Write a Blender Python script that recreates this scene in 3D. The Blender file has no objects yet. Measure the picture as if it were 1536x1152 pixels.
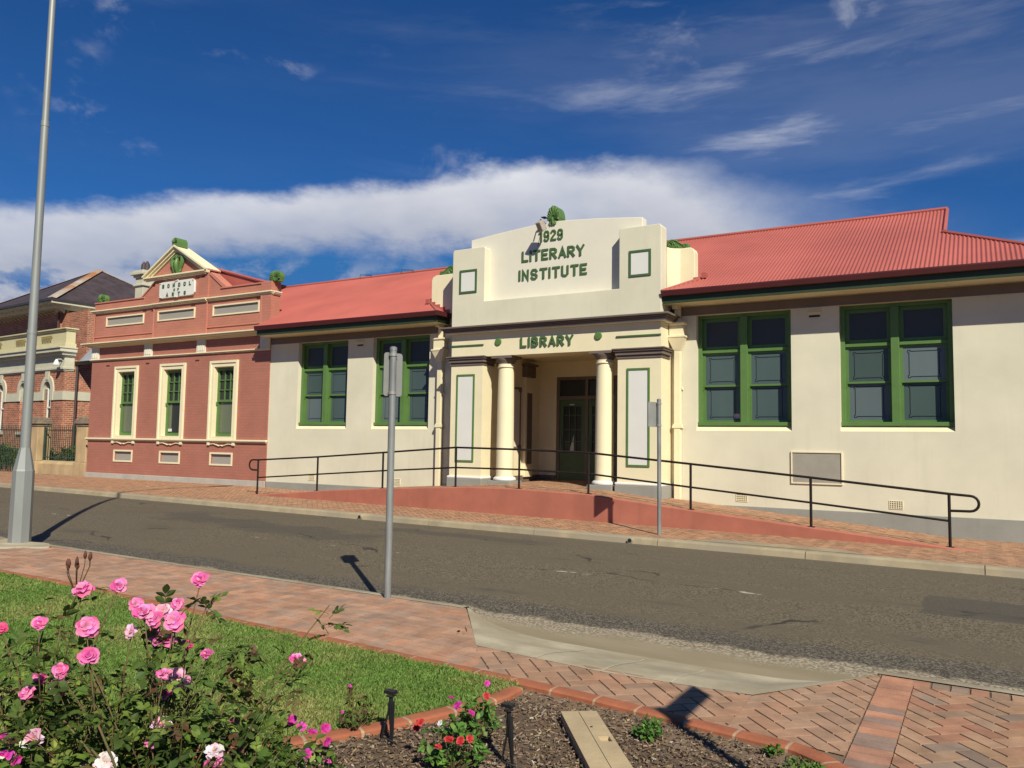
import bpy, bmesh, math, random
from mathutils import Vector, Matrix, noise as mnoise
R = math.radians
rnd = random.Random(7)
scene = bpy.context.scene
COL = scene.collection

# ------------------------------------------------------------------ camera
cam = bpy.data.cameras.new("Camera"); camo = bpy.data.objects.new("Camera", cam); COL.objects.link(camo)
yaw, pitch, roll = R(30.42434), R(4.34312), R(0.9035)
fwd = Vector((-math.sin(yaw)*math.cos(pitch), math.cos(yaw)*math.cos(pitch), math.sin(pitch)))
rt = Vector((math.cos(yaw), math.sin(yaw), 0)); up = rt.cross(fwd)
rt2 = math.cos(roll)*rt + math.sin(roll)*up; up2 = -math.sin(roll)*rt + math.cos(roll)*up
camo.matrix_world = Matrix(((rt2.x, up2.x, -fwd.x, 0), (rt2.y, up2.y, -fwd.y, 0), (rt2.z, up2.z, -fwd.z, 1.6), (0, 0, 0, 1)))
cam.sensor_fit = 'HORIZONTAL'; cam.sensor_width = 36; cam.lens = 36*1200/1536; cam.clip_start = .05; cam.clip_end = 2000
scene.camera = camo

# ------------------------------------------------------------------ view, sun, sky
vs = scene.view_settings; vs.view_transform = 'Standard'; vs.look = 'None'; vs.gamma = 1; vs.use_curve_mapping = False
vs.exposure = 0.30
SUN_D = Vector((-.76, .65, -.81)).normalized()
sl = bpy.data.lights.new("Sun", 'SUN'); sl.energy = 4.9; sl.angle = R(.53); sl.color = (1.0, .955, .80)
so = bpy.data.objects.new("Sun", sl); COL.objects.link(so); so.location = (20, -20, 30)
so.rotation_euler = SUN_D.to_track_quat('-Z', 'Y').to_euler()

class N:                                   # tiny helper for building math node graphs
    def __init__(s, nt, sock): s.nt = nt; s.s = sock
    def _m(s, op, o=None, c=None):
        n = s.nt.nodes.new('ShaderNodeMath'); n.operation = op
        s.nt.links.new(s.s, n.inputs[0])
        for i, v in ((1, o), (2, c)):
            if v is None: continue
            if isinstance(v, N): s.nt.links.new(v.s, n.inputs[i])
            else: n.inputs[i].default_value = v
        return N(s.nt, n.outputs[0])
    def __add__(s, o): return s._m('ADD', o)
    def __sub__(s, o): return s._m('SUBTRACT', o)
    def __mul__(s, o): return s._m('MULTIPLY', o)
    def __truediv__(s, o): return s._m('DIVIDE', o)
    def smooth(s, a, b, lo=0., hi=1.):
        n = s.nt.nodes.new('ShaderNodeMapRange'); n.interpolation_type = 'SMOOTHSTEP'
        s.nt.links.new(s.s, n.inputs[0])
        for i, v in ((1, a), (2, b), (3, lo), (4, hi)):
            if isinstance(v, N): s.nt.links.new(v.s, n.inputs[i])
            else: n.inputs[i].default_value = v
        return N(s.nt, n.outputs[0])

def build_sky():
    w = bpy.data.worlds.new("World"); scene.world = w; w.use_nodes = True
    nt = w.node_tree; nt.nodes.clear(); L = nt.links.new; new = nt.nodes.new
    sky = new('ShaderNodeTexSky'); sky.sky_type = 'NISHITA'; sky.sun_disc = False
    sky.sun_elevation = R(39); sky.sun_rotation = math.atan2(.76, -.65); sky.altitude = 400
    sky.air_density = 1.0; sky.dust_density = .3; sky.ozone_density = 3.0
    # deepen the blue as in the photograph's polarised-looking sky
    gam = new('ShaderNodeMix'); gam.data_type = 'RGBA'; gam.blend_type = 'MULTIPLY'; gam.inputs[0].default_value = 1
    mn = new('ShaderNodeVectorMath'); mn.operation = 'MINIMUM'; mn.inputs[1].default_value = (3.2, 4.2, 6.0)
    L(sky.outputs[0], mn.inputs[0]); L(mn.outputs[0], gam.inputs[6]); gam.inputs[7].default_value = (.195, .545, .98, 1)
    tc = new('ShaderNodeTexCoord'); sep = new('ShaderNodeSeparateXYZ'); L(tc.outputs['Generated'], sep.inputs[0])
    x, y, z = (N(nt, sep.outputs[i]) for i in range(3))
    az = N(nt, None); n = new('ShaderNodeMath'); n.operation = 'ARCTAN2'; L(x.s, n.inputs[0]); L(y.s, n.inputs[1]); az = N(nt, n.outputs[0])*57.2958
    el = z._m('ARCSINE')*57.2958
    def ramp(pts):
        c = new('ShaderNodeFloatCurve'); m = c.mapping; cv = m.curves[0]
        L((((az+90.)/180.)).s, c.inputs[1])
        while len(cv.points) < len(pts): cv.points.new(.5, .5)
        for p, (a, e) in zip(cv.points, sorted(pts)): p.location = ((a+90)/180, e/45); p.handle_type = 'AUTO'
        m.update(); return N(nt, c.outputs[0])*45.
    top = ramp([(-89, 11), (-63.7, 13.7), (-56.4, 15.1), (-50, 16.1), (-43.5, 17.5), (-36.4, 18.4), (-31, 19.3), (-26, 19.8), (-21.4, 20), (-17.1, 19.4), (-14.8, 18.4), (-12.0, 17.3), (-8.3, 16.0), (-2.4, 14), (89, 9)])
    bot = ramp([(-89, 6), (-63.5, 9.4), (-56.2, 10.5), (-52.2, 11.9), (-46.5, 12.6), (-38.6, 13.3), (-34.8, 13.5), (-30, 12.6), (-19.5, 11.5), (0, 8), (89, 6)])
    def nz(sx, sy, rot, scale, det, off=0., dist=0.):
        cb = new('ShaderNodeCombineXYZ'); L((az*sx).s, cb.inputs[0]); L((el*sy).s, cb.inputs[1]); cb.inputs[2].default_value = off
        mp = new('ShaderNodeMapping'); mp.inputs['Rotation'].default_value = (0, 0, R(rot)); L(cb.outputs[0], mp.inputs[0])
        t = new('ShaderNodeTexNoise'); t.inputs['Scale'].default_value = scale; t.inputs['Detail'].default_value = det
        t.inputs['Roughness'].default_value = .6; t.inputs['Distortion'].default_value = dist
        L(mp.outputs[0], t.inputs['Vector']); return N(nt, t.outputs[0])
    n1 = nz(.10, .22, 0, 1.0, 7, 1.3); n2 = nz(.35, .6, 0, 1.0, 7, 4.1); n5 = nz(.06, .12, 0, 1, 4, 6.2)
    soft = az.smooth(-26, -5, 1.0, 7.)              # the bank frays towards the right
    edge = top + (n1-.5)*2.7 + (n2-.5)*1.6
    body = (edge - el + .35)/soft
    body = body.smooth(-.35, 1.2)
    under = (el - bot + (n1-.5)*6. + (n2-.5)*3.)
    under = under.smooth(-1.0, 2.0)
    thick = n5.smooth(.25, .6, .72, 1.)
    bank = body*under*thick*az.smooth(-14, 4, 1., .0)
    # lower broken cloud to the left and right of it
    low = el.smooth(14, 9.5)*(n2*.5+n1*.5).smooth(.43, .56)*az.smooth(-34, -26, .95, .25)
    low2 = el.smooth(13.2, 11.4)*az.smooth(-2, 2.5)*n1.smooth(.36, .5)
    # cirrus wisps higher up
    cm = (nz(.055, .30, 14, 1.0, 8, 9.2, .35)).smooth(.47, .76)
    cw = (nz(.03, .05, 0, 1.0, 3, 2.2)).smooth(.35, .62)
    cirr = cm*cw*az.smooth(-36, -12, .12, .62)
    tuft = nz(.16, .26, -38, 1.0, 5, 3.4, .25).smooth(.56, .76)*nz(.09, .12, 0, 1.0, 2, 7.7).smooth(.47, .60)*.25
    veil = nz(.02, .11, 10, 1.0, 6, 12.).smooth(.42, .75)*az.smooth(-45, -8, .03, .13)
    hi = el.smooth(13, 19)
    front = az.smooth(30, 12)*az.smooth(-115, -95)
    allc = bank._m('MAXIMUM', low)._m('MAXIMUM', low2)
    allc = allc._m('MAXIMUM', (cirr*.85 + tuft + veil*.7)*hi)._m('MINIMUM', .97)*front
    # cloud colour: bright rims, greyer middles
    shade = ((el - bot)/(top-bot+1.)).smooth(.0, 1.05, .0, 1.0)
    mixc = new('ShaderNodeMix'); mixc.data_type = 'RGBA'; L((shade*.75+(n1-.5)*.7)._m('MAXIMUM', el.smooth(17, 22, 0., .8)).s, mixc.inputs[0])
    mixc.inputs[6].default_value = (6.2, 6.5, 7.6, 1); mixc.inputs[7].default_value = (11.6, 11.7, 12.2, 1)
    mx = new('ShaderNodeMix'); mx.data_type = 'RGBA'; L(allc.s, mx.inputs[0]); L(gam.outputs[2], mx.inputs[6]); L(mixc.outputs[2], mx.inputs[7])
    bg = new('ShaderNodeBackground'); bg.inputs[1].default_value = .06; L(mx.outputs[2], bg.inputs[0])
    out = new('ShaderNodeOutputWorld'); L(bg.outputs[0], out.inputs[0])
    w.cycles.sampling_method = 'MANUAL'; w.cycles.sample_map_resolution = 512
build_sky()

# ------------------------------------------------------------------ materials
MATS = {}
def mat(name, col, rough=.7, var=.12, scale=2.0, stretch=(1, 1, 1), bump=0., bscale=60., metal=0., spec=.4, attr=False, kind=None, col2=None, dirt=0., sheen=0., coat=0., trans=0.):
    m = bpy.data.materials.new(name); m.use_nodes = True; nt = m.node_tree; L = nt.links.new; new = nt.nodes.new
    b = nt.nodes['Principled BSDF']
    b.inputs['Roughness'].default_value = rough; b.inputs['Metallic'].default_value = metal; b.inputs['Specular IOR Level'].default_value = spec
    if coat: b.inputs['Coat Weight'].default_value = coat; b.inputs['Coat Roughness'].default_value = .04
    geo = new('ShaderNodeNewGeometry'); pos = geo.outputs['Position']
    mp = new('ShaderNodeMapping'); L(pos, mp.inputs[0]); mp.inputs['Scale'].default_value = stretch
    def noise(s, d=6, vec=mp.outputs[0], r=.6):
        n = new('ShaderNodeTexNoise'); n.inputs['Scale'].default_value = s; n.inputs['Detail'].default_value = d; n.inputs['Roughness'].default_value = r
        L(vec, n.inputs['Vector']); return n.outputs[0]
    def mix(f, a, c, blend='MIX'):
        x = new('ShaderNodeMix'); x.data_type = 'RGBA'; x.blend_type = blend
        if hasattr(f, 'default_value') and not isinstance(f, float): L(f, x.inputs[0])
        else: x.inputs[0].default_value = f
        for i, v in ((6, a), (7, c)):
            if isinstance(v, tuple): x.inputs[i].default_value = (*v, 1) if len(v) == 3 else v
            else: L(v, x.inputs[i])
        return x.outputs[2]
    def rng(f, a, c, lo=0., hi=1.):
        n = new('ShaderNodeMapRange'); L(f, n.inputs[0]); n.inputs[1].default_value = a; n.inputs[2].default_value = c; n.inputs[3].default_value = lo; n.inputs[4].default_value = hi
        return n.outputs[0]
    n1 = noise(scale)
    if attr:
        a = new('ShaderNodeAttribute'); a.attribute_name = 'Col'; base = a.outputs['Color']
    else: base = col
    height = None
    if kind in ('brick', 'paintbrick'):
        sp = new('ShaderNodeSeparateXYZ'); L(pos, sp.inputs[0])
        ad = new('ShaderNodeMath'); ad.operation = 'ADD'; L(sp.outputs[0], ad.inputs[0]); L(sp.outputs[1], ad.inputs[1])
        cb = new('ShaderNodeCombineXYZ'); L(ad.outputs[0], cb.inputs[0]); L(sp.outputs[2], cb.inputs[1])
        bt = new('ShaderNodeTexBrick'); L(cb.outputs[0], bt.inputs['Vector']); bt.inputs['Scale'].default_value = 1
        bt.inputs['Brick Width'].default_value = .24 if kind == 'paintbrick' else .235; bt.inputs['Row Height'].default_value = .086 if kind == 'paintbrick' else .092
        bt.inputs['Mortar Size'].default_value = .006 if kind == 'paintbrick' else .011; bt.inputs['Mortar Smooth'].default_value = .3
        bt.offset = .5; bt.inputs['Bias'].default_value = -.1
        k = .93 if kind == 'paintbrick' else .6
        bt.inputs['Color1'].default_value = (*col, 1); bt.inputs['Color2'].default_value = (*(c*k for c in col), 1)
        bt.inputs['Mortar'].default_value = (*(col2 or tuple(c*.80 for c in col)), 1)
        base = bt.outputs['Color']
        inv = new('ShaderNodeMath'); inv.operation = 'SUBTRACT'; inv.inputs[0].default_value = 1; L(bt.outputs['Fac'], inv.inputs[1]); height = inv.outputs[0]
    c = mix(1.0, base, mix(rng(n1, .3, .7), tuple(1-var for _ in range(3)), tuple(1+var for _ in range(3))), 'MULTIPLY')
    if col2 and kind != 'brick': c = mix(rng(noise(scale*.37, 8), .45, .62), c, col2)
    if dirt:
        vmp = new('ShaderNodeMapping'); L(pos, vmp.inputs[0]); vmp.inputs['Scale'].default_value = (5, 5, .35)
        st = noise(1.0, 8, vmp.outputs[0], .65)
        c = mix(rng(st, .55, .8, 0., dirt), c, tuple(v*.42 for v in col))
    L(c, b.inputs['Base Color'])
    if bump:
        bn = new('ShaderNodeBump'); bn.inputs['Strength'].default_value = bump; bn.inputs['Distance'].default_value = .01
        if height is not None: L(height, bn.inputs['Height']); bn.inputs['Distance'].default_value = .006
        else: L(noise(bscale, 5), bn.inputs['Height'])
        L(bn.outputs[0], b.inputs['Normal'])
    if trans:
        b.inputs['Subsurface Weight'].default_value = 0
        t = new('ShaderNodeBsdfTranslucent'); L(c, t.inputs[0]); ms = new('ShaderNodeMixShader'); ms.inputs[0].default_value = trans
        L(b.outputs[0], ms.inputs[1]); L(t.outputs[0], ms.inputs[2]); L(ms.outputs[0], nt.nodes['Material Output'].inputs[0])
    MATS[name] = m; return m

CREAM = mat('cream_render', (.625, .582, .445), .75, .075, .9, bump=.12, bscale=45, dirt=.17)
CREAM2 = mat('cream_paint', (.74, .655, .44), .6, .05, 1.5, bump=.06, bscale=60, dirt=.08)
WHITEP = mat('white_render', (.66, .645, .60), .7, .04, 1.2, bump=.08, bscale=50, dirt=.06)
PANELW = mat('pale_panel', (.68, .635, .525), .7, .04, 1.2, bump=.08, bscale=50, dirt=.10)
TAUPE = mat('taupe_paint', (.155, .118, .098), .6, .1, 2, bump=.05)
GREY = mat('grey_plinth_paint', (.26, .255, .225), .7, .1, 1.5, bump=.1, dirt=.25)
GREEN = mat('green_trim_paint', (.092, .178, .048), .45, .08, 3, bump=.03)
LEADG = mat('letter_green_paint', (.062, .12, .042), .5, .1, 6)
SHADG = mat('dark_green_fascia', (.03, .045, .018), .5, .1, 3)
DOORG = mat('door_green_paint', (.075, .125, .06), .5, .1, 3)
ROOF = mat('red_corrugated_steel', (.38, .102, .08), .5, .15, .45, bump=.02, spec=.35)
GUT = mat('maroon_gutter', (.075, .014, .015), .5, .1, 2)
PBRICK = mat('painted_brick_red', (.375, .148, .104), .65, .07, 1.3, kind='paintbrick', bump=.22)
PBRICK2 = mat('painted_brick_salmon', (.46, .18, .122), .65, .09, 1.3, kind='paintbrick', bump=.22)
REDP = mat('salmon_paint', (.50, .19, .135), .65, .08, 2, bump=.1)
VENTG = mat('grey_vent_board', (.31, .285, .245), .7, .1, 4, stretch=(1, 1, 30), bump=.1)
BRICK = mat('red_face_brick', (.42, .125, .055), .8, .25, 3, kind='brick', col2=(.40, .34, .27), bump=.7)
STONE = mat('stone_trim_paint', (.50, .47, .36), .7, .08, 2, bump=.1, dirt=.2)
SAND = mat('yellow_sandstone', (.42, .30, .165), .85, .2, 2.5, stretch=(1, 1, .5), bump=.3, bscale=30, dirt=.5)
SLATE = mat('dark_slate', (.062, .045, .048), .6, .3, 1.6, bump=.4, bscale=12, spec=.3)
RIDGE = mat('rusty_ridge_cap', (.36, .30, .24), .7, .3, 1.5, col2=(.33, .15, .06))
IRON = mat('green_iron', (.035, .06, .042), .5, .2, 4)
BLACKM = mat('dark_handrail_paint', (.016, .011, .009), .6, .2, 8, spec=.2)
GALV = mat('galvanised_steel', (.235, .24, .235), .55, .2, 7, stretch=(1, 1, .4), metal=.3, bump=.04, bscale=30)
GALVP = mat('grey_pole_steel', (.265, .275, .262), .5, .1, 2.5, stretch=(1, 1, .3), metal=.3, bump=.05, bscale=20)
SHEET = mat('shiny_roof_iron', (.62, .64, .67), .35, .1, 2, metal=.6)
RAMPR = mat('ramp_red_paint', (.37, .125, .082), .7, .14, 1.4, bump=.15, bscale=30, dirt=.3)
CONC = mat('pale_concrete', (.40, .345, .24), .85, .24, 2.8, bump=.3, bscale=70, col2=(.31, .255, .17))
KERBM = mat('kerb_concrete', (.31, .25, .16), .85, .22, 2.6, bump=.3, bscale=50, col2=(.27, .225, .16))
PAVER = mat('clay_pavers', (.4, .2, .1), .85, .22, 6, attr=True, bump=.25, bscale=90)
MULCHM = mat('bark_chips', (.2, .1, .05), .9, .3, 30, attr=True)
SOIL = mat('brown_soil', (.105, .07, .045), .95, .4, 14, bump=.8, bscale=60)
EDGEM = mat('terracotta_edging_brick', (.32, .105, .052), .9, .18, 8, bump=.25, bscale=60)
MORTAR = mat('edging_mortar', (.36, .25, .16), .9, .1, 10)
TURF = mat('turf_soil', (.12, .14, .045), .95, .4, 7, bump=.6, bscale=40)
GRASS = mat('grass_blades', (.1, .2, .05), .65, .15, 3, attr=True, trans=.35)
LEAF = mat('leaf_green', (.06, .12, .03), .55, .2, 20, attr=True, trans=.30, spec=.22)
PETAL = mat('petals', (.8, .3, .5), .6, .06, 30, attr=True, trans=.35, spec=.2)
CANE = mat('rose_cane', (.10, .085, .03), .7, .3, 20, col2=(.13, .06, .03))
STAMEN = mat('yellow_stamens', (.55, .33, .04), .8, .2, 60)
PLASTIC = mat('black_plastic', (.014, .014, .015), .4, .1, 9)
BOARDM = mat('weathered_board', (.42, .32, .19), .8, .14, 5, stretch=(1, 1, 1), bump=.2, bscale=60)
ALU = mat('sign_back_aluminium', (.30, .295, .275), .5, .1, 5, metal=.35)
PAPER = mat('white_paper', (.6, .6, .58), .8, .1, 8)
PINKS = mat('pink_sticker', (.62, .42, .46), .7, .1, 50)
FLOODM = mat('beige_floodlight_body', (.36, .31, .26), .5, .2, 10)
LEADL = mat('dark_lead_line', (.012, .018, .024), .5, .1, 9)
ASPH = None
def glass(name, col, rough=.06, coat=.0): 
    m = mat(name, col, .5, .12, 1.2, stretch=(1, 1, .3), spec=.5, coat=coat); return m
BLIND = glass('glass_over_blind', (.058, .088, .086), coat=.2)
BLIND_REFL2 = glass('blind_glass_pale_reflection', (.095, .125, .13), coat=.2); BLIND_REFL3 = glass('blind_glass_dark_reflection', (.045, .074, .065), coat=.2)  # lighter and darker pane colours stand in for varied reflections in the glass
TOPG = glass('glass_over_dark_blind', (.034, .038, .037), coat=.12)
DARKG = glass('dark_glass', (.020, .023, .022), coat=.10)
CURT = glass('glass_over_net_curtain', (.12, .14, .085), coat=.35)

# ------------------------------------------------------------------ mesh helpers
class MB:
    def __init__(s): s.v = []; s.f = []; s.c = []
    def face(s, pts, col=None):
        i = len(s.v); s.v += [tuple(p) for p in pts]; s.f.append(list(range(i, i+len(pts)))); s.c.append(col)
    def box(s, x0, x1, y0, y1, z0, z1, col=None):
        i = len(s.v)
        s.v += [(x0, y0, z0), (x1, y0, z0), (x1, y1, z0), (x0, y1, z0), (x0, y0, z1), (x1, y0, z1), (x1, y1, z1), (x0, y1, z1)]
        for q in ((0, 3, 2, 1), (4, 5, 6, 7), (0, 1, 5, 4), (1, 2, 6, 5), (2, 3, 7, 6), (3, 0, 4, 7)): s.f.append([i+k for k in q]); s.c.append(col)
        return s
    def prism(s, pts, d0, d1, plane='xz', col=None):
        # pts: 2-D outline, counter-clockwise seen from the front (-y) / above; extruded between d0 and d1 (y or z)
        n = len(pts); i = len(s.v)
        P = (lambda a, b, d: (a, d, b)) if plane == 'xz' else ((lambda a, b, d: (a, b, d)) if plane == 'xy' else (lambda a, b, d: (d, a, b)))
        s.v += [P(a, b, d0) for a, b in pts] + [P(a, b, d1) for a, b in pts]
        s.f.append([i+k for k in range(n)]); s.c.append(col)
        s.f.append([i+n+k for k in reversed(range(n))]); s.c.append(col)
        for k in range(n):
            s.f.append([i+(k+1) % n, i+k, i+n+k, i+n+(k+1) % n]); s.c.append(col)
        return s
    def tube(s, pts, r, n=8, cap=True, col=None):
        pts = [Vector(p) for p in pts]; m = len(pts)
        rr = r if isinstance(r, (list, tuple)) else [r]*m
        i0 = len(s.v); prev = None
        for k, p in enumerate(pts):
            t = (pts[min(k+1, m-1)]-pts[max(k-1, 0)]).normalized()
            if prev is None: u = t.orthogonal().normalized()
            else:
                u = prev - t*prev.dot(t); u = u.normalized() if u.length > 1e-6 else t.orthogonal().normalized()
            prev = u; w = t.cross(u)
            for a in range(n):
                an = 2*math.pi*a/n; s.v.append(tuple(p + (u*math.cos(an)+w*math.sin(an))*rr[k]))
        for k in range(m-1):
            for a in range(n):
                s.f.append([i0+k*n+a, i0+k*n+(a+1) % n, i0+(k+1)*n+(a+1) % n, i0+(k+1)*n+a]); s.c.append(col)
        if cap:
            s.f.append([i0+a for a in reversed(range(n))]); s.c.append(col)
            s.f.append([i0+(m-1)*n+a for a in range(n)]); s.c.append(col)
        return s
    def lathe(s, cx, cy, prof, n=32, rot=0., col=None):      # prof: (radius, z) from bottom to top
        i0 = len(s.v); m = len(prof)
        for r, z in prof:
            for a in range(n):
                an = rot+2*math.pi*a/n; s.v.append((cx+r*math.cos(an), cy+r*math.sin(an), z))
        for k in range(m-1):
            for a in range(n):
                s.f.append([i0+k*n+a, i0+k*n+(a+1) % n, i0+(k+1)*n+(a+1) % n, i0+(k+1)*n+a]); s.c.append(col)
        s.f.append([i0+a for a in reversed(range(n))]); s.c.append(col)
        s.f.append([i0+(m-1)*n+a for a in range(n)]); s.c.append(col)
        return s
    def add(s, o, M=None):
        i = len(s.v); s.v += [tuple(M @ Vector(p)) if M is not None else p for p in o.v]
        s.f += [[i+k for k in f] for f in o.f]; s.c += o.c; return s
    def build(s, name, material, parent=None, local=False, smooth=False, bevel=0., clip=None, weld=False):
        me = bpy.data.meshes.new(name)
        if clip or weld:
            bm = bmesh.new(); vs_ = [bm.verts.new(p) for p in s.v]
            lay = bm.faces.layers.int.new('ci'); pal = []
            for f, c in zip(s.f, s.c):
                try: fc = bm.faces.new([vs_[k] for k in f]); fc[lay] = len(pal); pal.append(c)
                except ValueError: pass
            for co, no in (clip or []):
                bmesh.ops.bisect_plane(bm, geom=bm.verts[:]+bm.edges[:]+bm.faces[:], plane_co=co, plane_no=no, clear_outer=True)
            if weld: bmesh.ops.remove_doubles(bm, verts=bm.verts[:], dist=1e-5)
            cols = [pal[f[lay]] for f in bm.faces]
            bm.to_mesh(me); bm.free()
        else:
            me.from_pydata(s.v, [], s.f); cols = s.c
        if any(c is not None for c in cols):
            at = me.color_attributes.new('Col', 'FLOAT_COLOR', 'CORNER'); buf = []
            for p, c in zip(me.polygons, cols):
                c = c or (.1, .1, .1)
                for _ in range(p.loop_total): buf += [c[0], c[1], c[2], 1.]
            at.data.foreach_set('color', buf)
        if smooth:
            me.polygons.foreach_set('use_smooth', [True]*len(me.polygons))
            if smooth != 'all': me.set_sharp_from_angle(angle=R(40))
        me.materials.append(material); me.update()
        o = bpy.data.objects.new(name, me); COL.objects.link(o)
        if bevel:
            b = o.modifiers.new('bevel', 'BEVEL'); b.width = bevel; b.segments = 2; b.limit_method = 'ANGLE'
        if parent is not None:
            o.parent = parent
            if not local: o.matrix_parent_inverse = world_of(parent).inverted()
        return o
def build_split(m, name, material, parent=None, **k):
    """one object per separate piece (pieces that touch stay together)"""
    n = len(m.v); par = list(range(n))
    def fd(a):
        while par[a] != a: par[a] = par[par[a]]; a = par[a]
        return a
    for f in m.f:
        for q in f[1:]: par[fd(q)] = fd(f[0])
    comp = {}
    for i, f in enumerate(m.f): comp.setdefault(fd(f[0]), []).append(i)
    bb = []
    for ids in comp.values():
        P = [m.v[q] for i in ids for q in m.f[i]]
        bb.append([ids, [min(p[a] for p in P)-.006 for a in range(3)], [max(p[a] for p in P)+.006 for a in range(3)]])
    ch = True
    while ch:
        ch = False
        for i in range(len(bb)):
            for j in range(i+1, len(bb)):
                if all(bb[i][1][a] <= bb[j][2][a] and bb[j][1][a] <= bb[i][2][a] for a in range(3)):
                    bb[i] = [bb[i][0]+bb[j][0], [min(u, v) for u, v in zip(bb[i][1], bb[j][1])], [max(u, v) for u, v in zip(bb[i][2], bb[j][2])]]; del bb[j]; ch = True; break
            if ch: break
    out = []
    for ids, _, _ in bb:
        q = MB()
        for i in ids: q.face([m.v[t] for t in m.f[i]], m.c[i])
        q_ = dict(k); q_['weld'] = True; out.append(q.build(name, material, parent, **q_))
    return out
def world_of(o):
    m = Matrix.LocRotScale(o.location, o.rotation_euler, o.scale)
    return world_of(o.parent) @ o.matrix_parent_inverse @ m if o.parent else m
def tag(o, label=None, cat=None, group=None, kind=None):
    if label: o['label'] = label
    if cat: o['category'] = cat
    if group: o['group'] = group
    if kind: o['kind'] = kind
    return o
def thing(name, loc, label, cat, group=None, rz=0.):
    o = bpy.data.objects.new(name, None); COL.objects.link(o); o.location = loc; o.rotation_euler = (0, 0, rz); o.empty_display_size = .2
    return tag(o, label, cat, group)
def struct(o): return tag(o, kind='structure')
def lerp(a, b, t): return a+(b-a)*t
def interp(x, T):
    if x <= T[0][0]: return T[0][1]
    for (a, u), (b, v) in zip(T, T[1:]):
        if x <= b: return u+(v-u)*(x-a)/(b-a)
    return T[-1][1]

# stroke lettering -----------------------------------------------------------
G = {
 'L': [[(0, 1), (0, 0), (.5, 0)]], 'I': [[(0, 0), (0, 1)]], 'T': [[(0, 1), (.6, 1)], [(.3, .93), (.3, 0)]],
 'E': [[(.5, 1), (0, 1), (0, 0), (.5, 0)], [(0, .5), (.42, .5)]], 'F': [[(.5, 1), (0, 1), (0, 0)], [(0, .5), (.42, .5)]],
 'R': [[(0, 0), (0, 1), (.4, 1), (.55, .86), (.55, .62), (.4, .48), (.06, .48)], [(.26, .47), (.56, 0)]],
 'A': [[(0, 0), (.3, 1), (.6, 0)], [(.12, .3), (.48, .3)]], 'Y': [[(0, 1), (.3, .45), (.6, 1)], [(.3, .5), (.3, 0)]],
 'N': [[(0, 0), (0, 1), (.52, 0), (.52, 1)]], 'U': [[(0, 1), (0, .16), (.14, 0), (.4, 0), (.54, .16), (.54, 1)]],
 'S': [[(.52, .82), (.4, 1), (.12, 1), (0, .86), (0, .65), (.12, .53), (.4, .47), (.52, .35), (.52, .14), (.4, 0), (.12, 0), (0, .18)]],
 'B': [[(0, .5), (0, 1), (.38, 1), (.5, .88), (.5, .64), (.38, .52), (.04, .52)], [(.04, .515), (.42, .505), (.55, .38), (.55, .14), (.42, 0), (0, 0), (0, .52)]],
 'C': [[(.54, .74), (.54, .86), (.4, 1), (.14, 1), (0, .86), (0, .14), (.14, 0), (.4, 0), (.54, .14), (.54, .26)]],
 'O': [[(.27, 0), (.14, 0), (0, .14), (0, .86), (.14, 1), (.42, 1), (.56, .86), (.56, .14), (.42, 0), (.26, 0)]],
 'H': [[(0, 0), (0, 1)], [(.54, 0), (.54, 1)], [(.05, .5), (.5, .5)]],
 '1': [[(-.12, .86), (.06, 1), (.06, 0)]],
 '9': [[(0, .12), (.09, 0), (.29, 0), (.38, .14), (.38, .88), (.29, 1), (.09, 1), (0, .88), (0, .6), (.09, .46), (.33, .46)]],
 '2': [[(0, .84), (.10, 1), (.29, 1), (.38, .88), (.38, .66), (0, .14), (0, 0), (.40, 0)]],
}
GW = {'9': .40, '2': .40, 'I': 0., '1': .12, 'L': .5, 'E': .5, 'F': .5}
def text(mb, s, x0, x1, z0, h, yf, d=.03, t=.2, slope=None, bz=None):
    """letters across x0..x1, base z0, cap height h, on a wall whose face is at y=yf; bz(x) lifts a curved baseline"""
    ws = [GW.get(c, .56) for c in s if c != ' ']
    tw = t
    total = sum(w+tw for w in ws); gap = ((x1-x0)/h-total)/max(1, len(s)-1)
    x = x0
    for ch, w in zip(s, ws):
        lift = bz(x+w*h/2) if bz else 0.
        for li, pl in enumerate(G[ch]):
            P = [Vector((x+(tw/2+px)*h, z0+lift+(tw/2+pz*(1-tw))*h)) for px, pz in pl]
            n = len(P); Lp, Rp = [], []
            for k in range(n):
                a = (P[k]-P[k-1]).normalized() if k else (P[1]-P[0]).normalized()
                b = (P[k+1]-P[k]).normalized() if k < n-1 else a
                na, nb = Vector((-a.y, a.x)), Vector((-b.y, b.x)); mm = (na+nb)
                mm = mm.normalized() if mm.length > 1e-4 else na
                q = tw*h/2/max(.42, mm.dot(na))
                e = Vector((0, 0))
                if k == 0: e = -a*tw*h/2*.98
                if k == n-1: e = b*tw*h/2*.98
                if ch in 'RAYTH9' and li == 1: e = e*(0 if (k == 0) else (1 if ch in 'RYTH' else 0))
                if ch in 'ER' and li == 1 and k == 0: e = Vector((0, 0))
                if ch == 'R' and li == 0 and k == n-1: e = Vector((0, 0))
                Lp.append(P[k]+mm*q+e); Rp.append(P[k]-mm*q+e)
            dd = d+li*.004
            for k in range(n-1):
                q = [Rp[k], Rp[k+1], Lp[k+1], Lp[k]]
                mb.prism([(v.x, v.y) for v in q], yf-dd, yf+.004)
        x += (w+tw+gap)*h
    return mb

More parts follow.
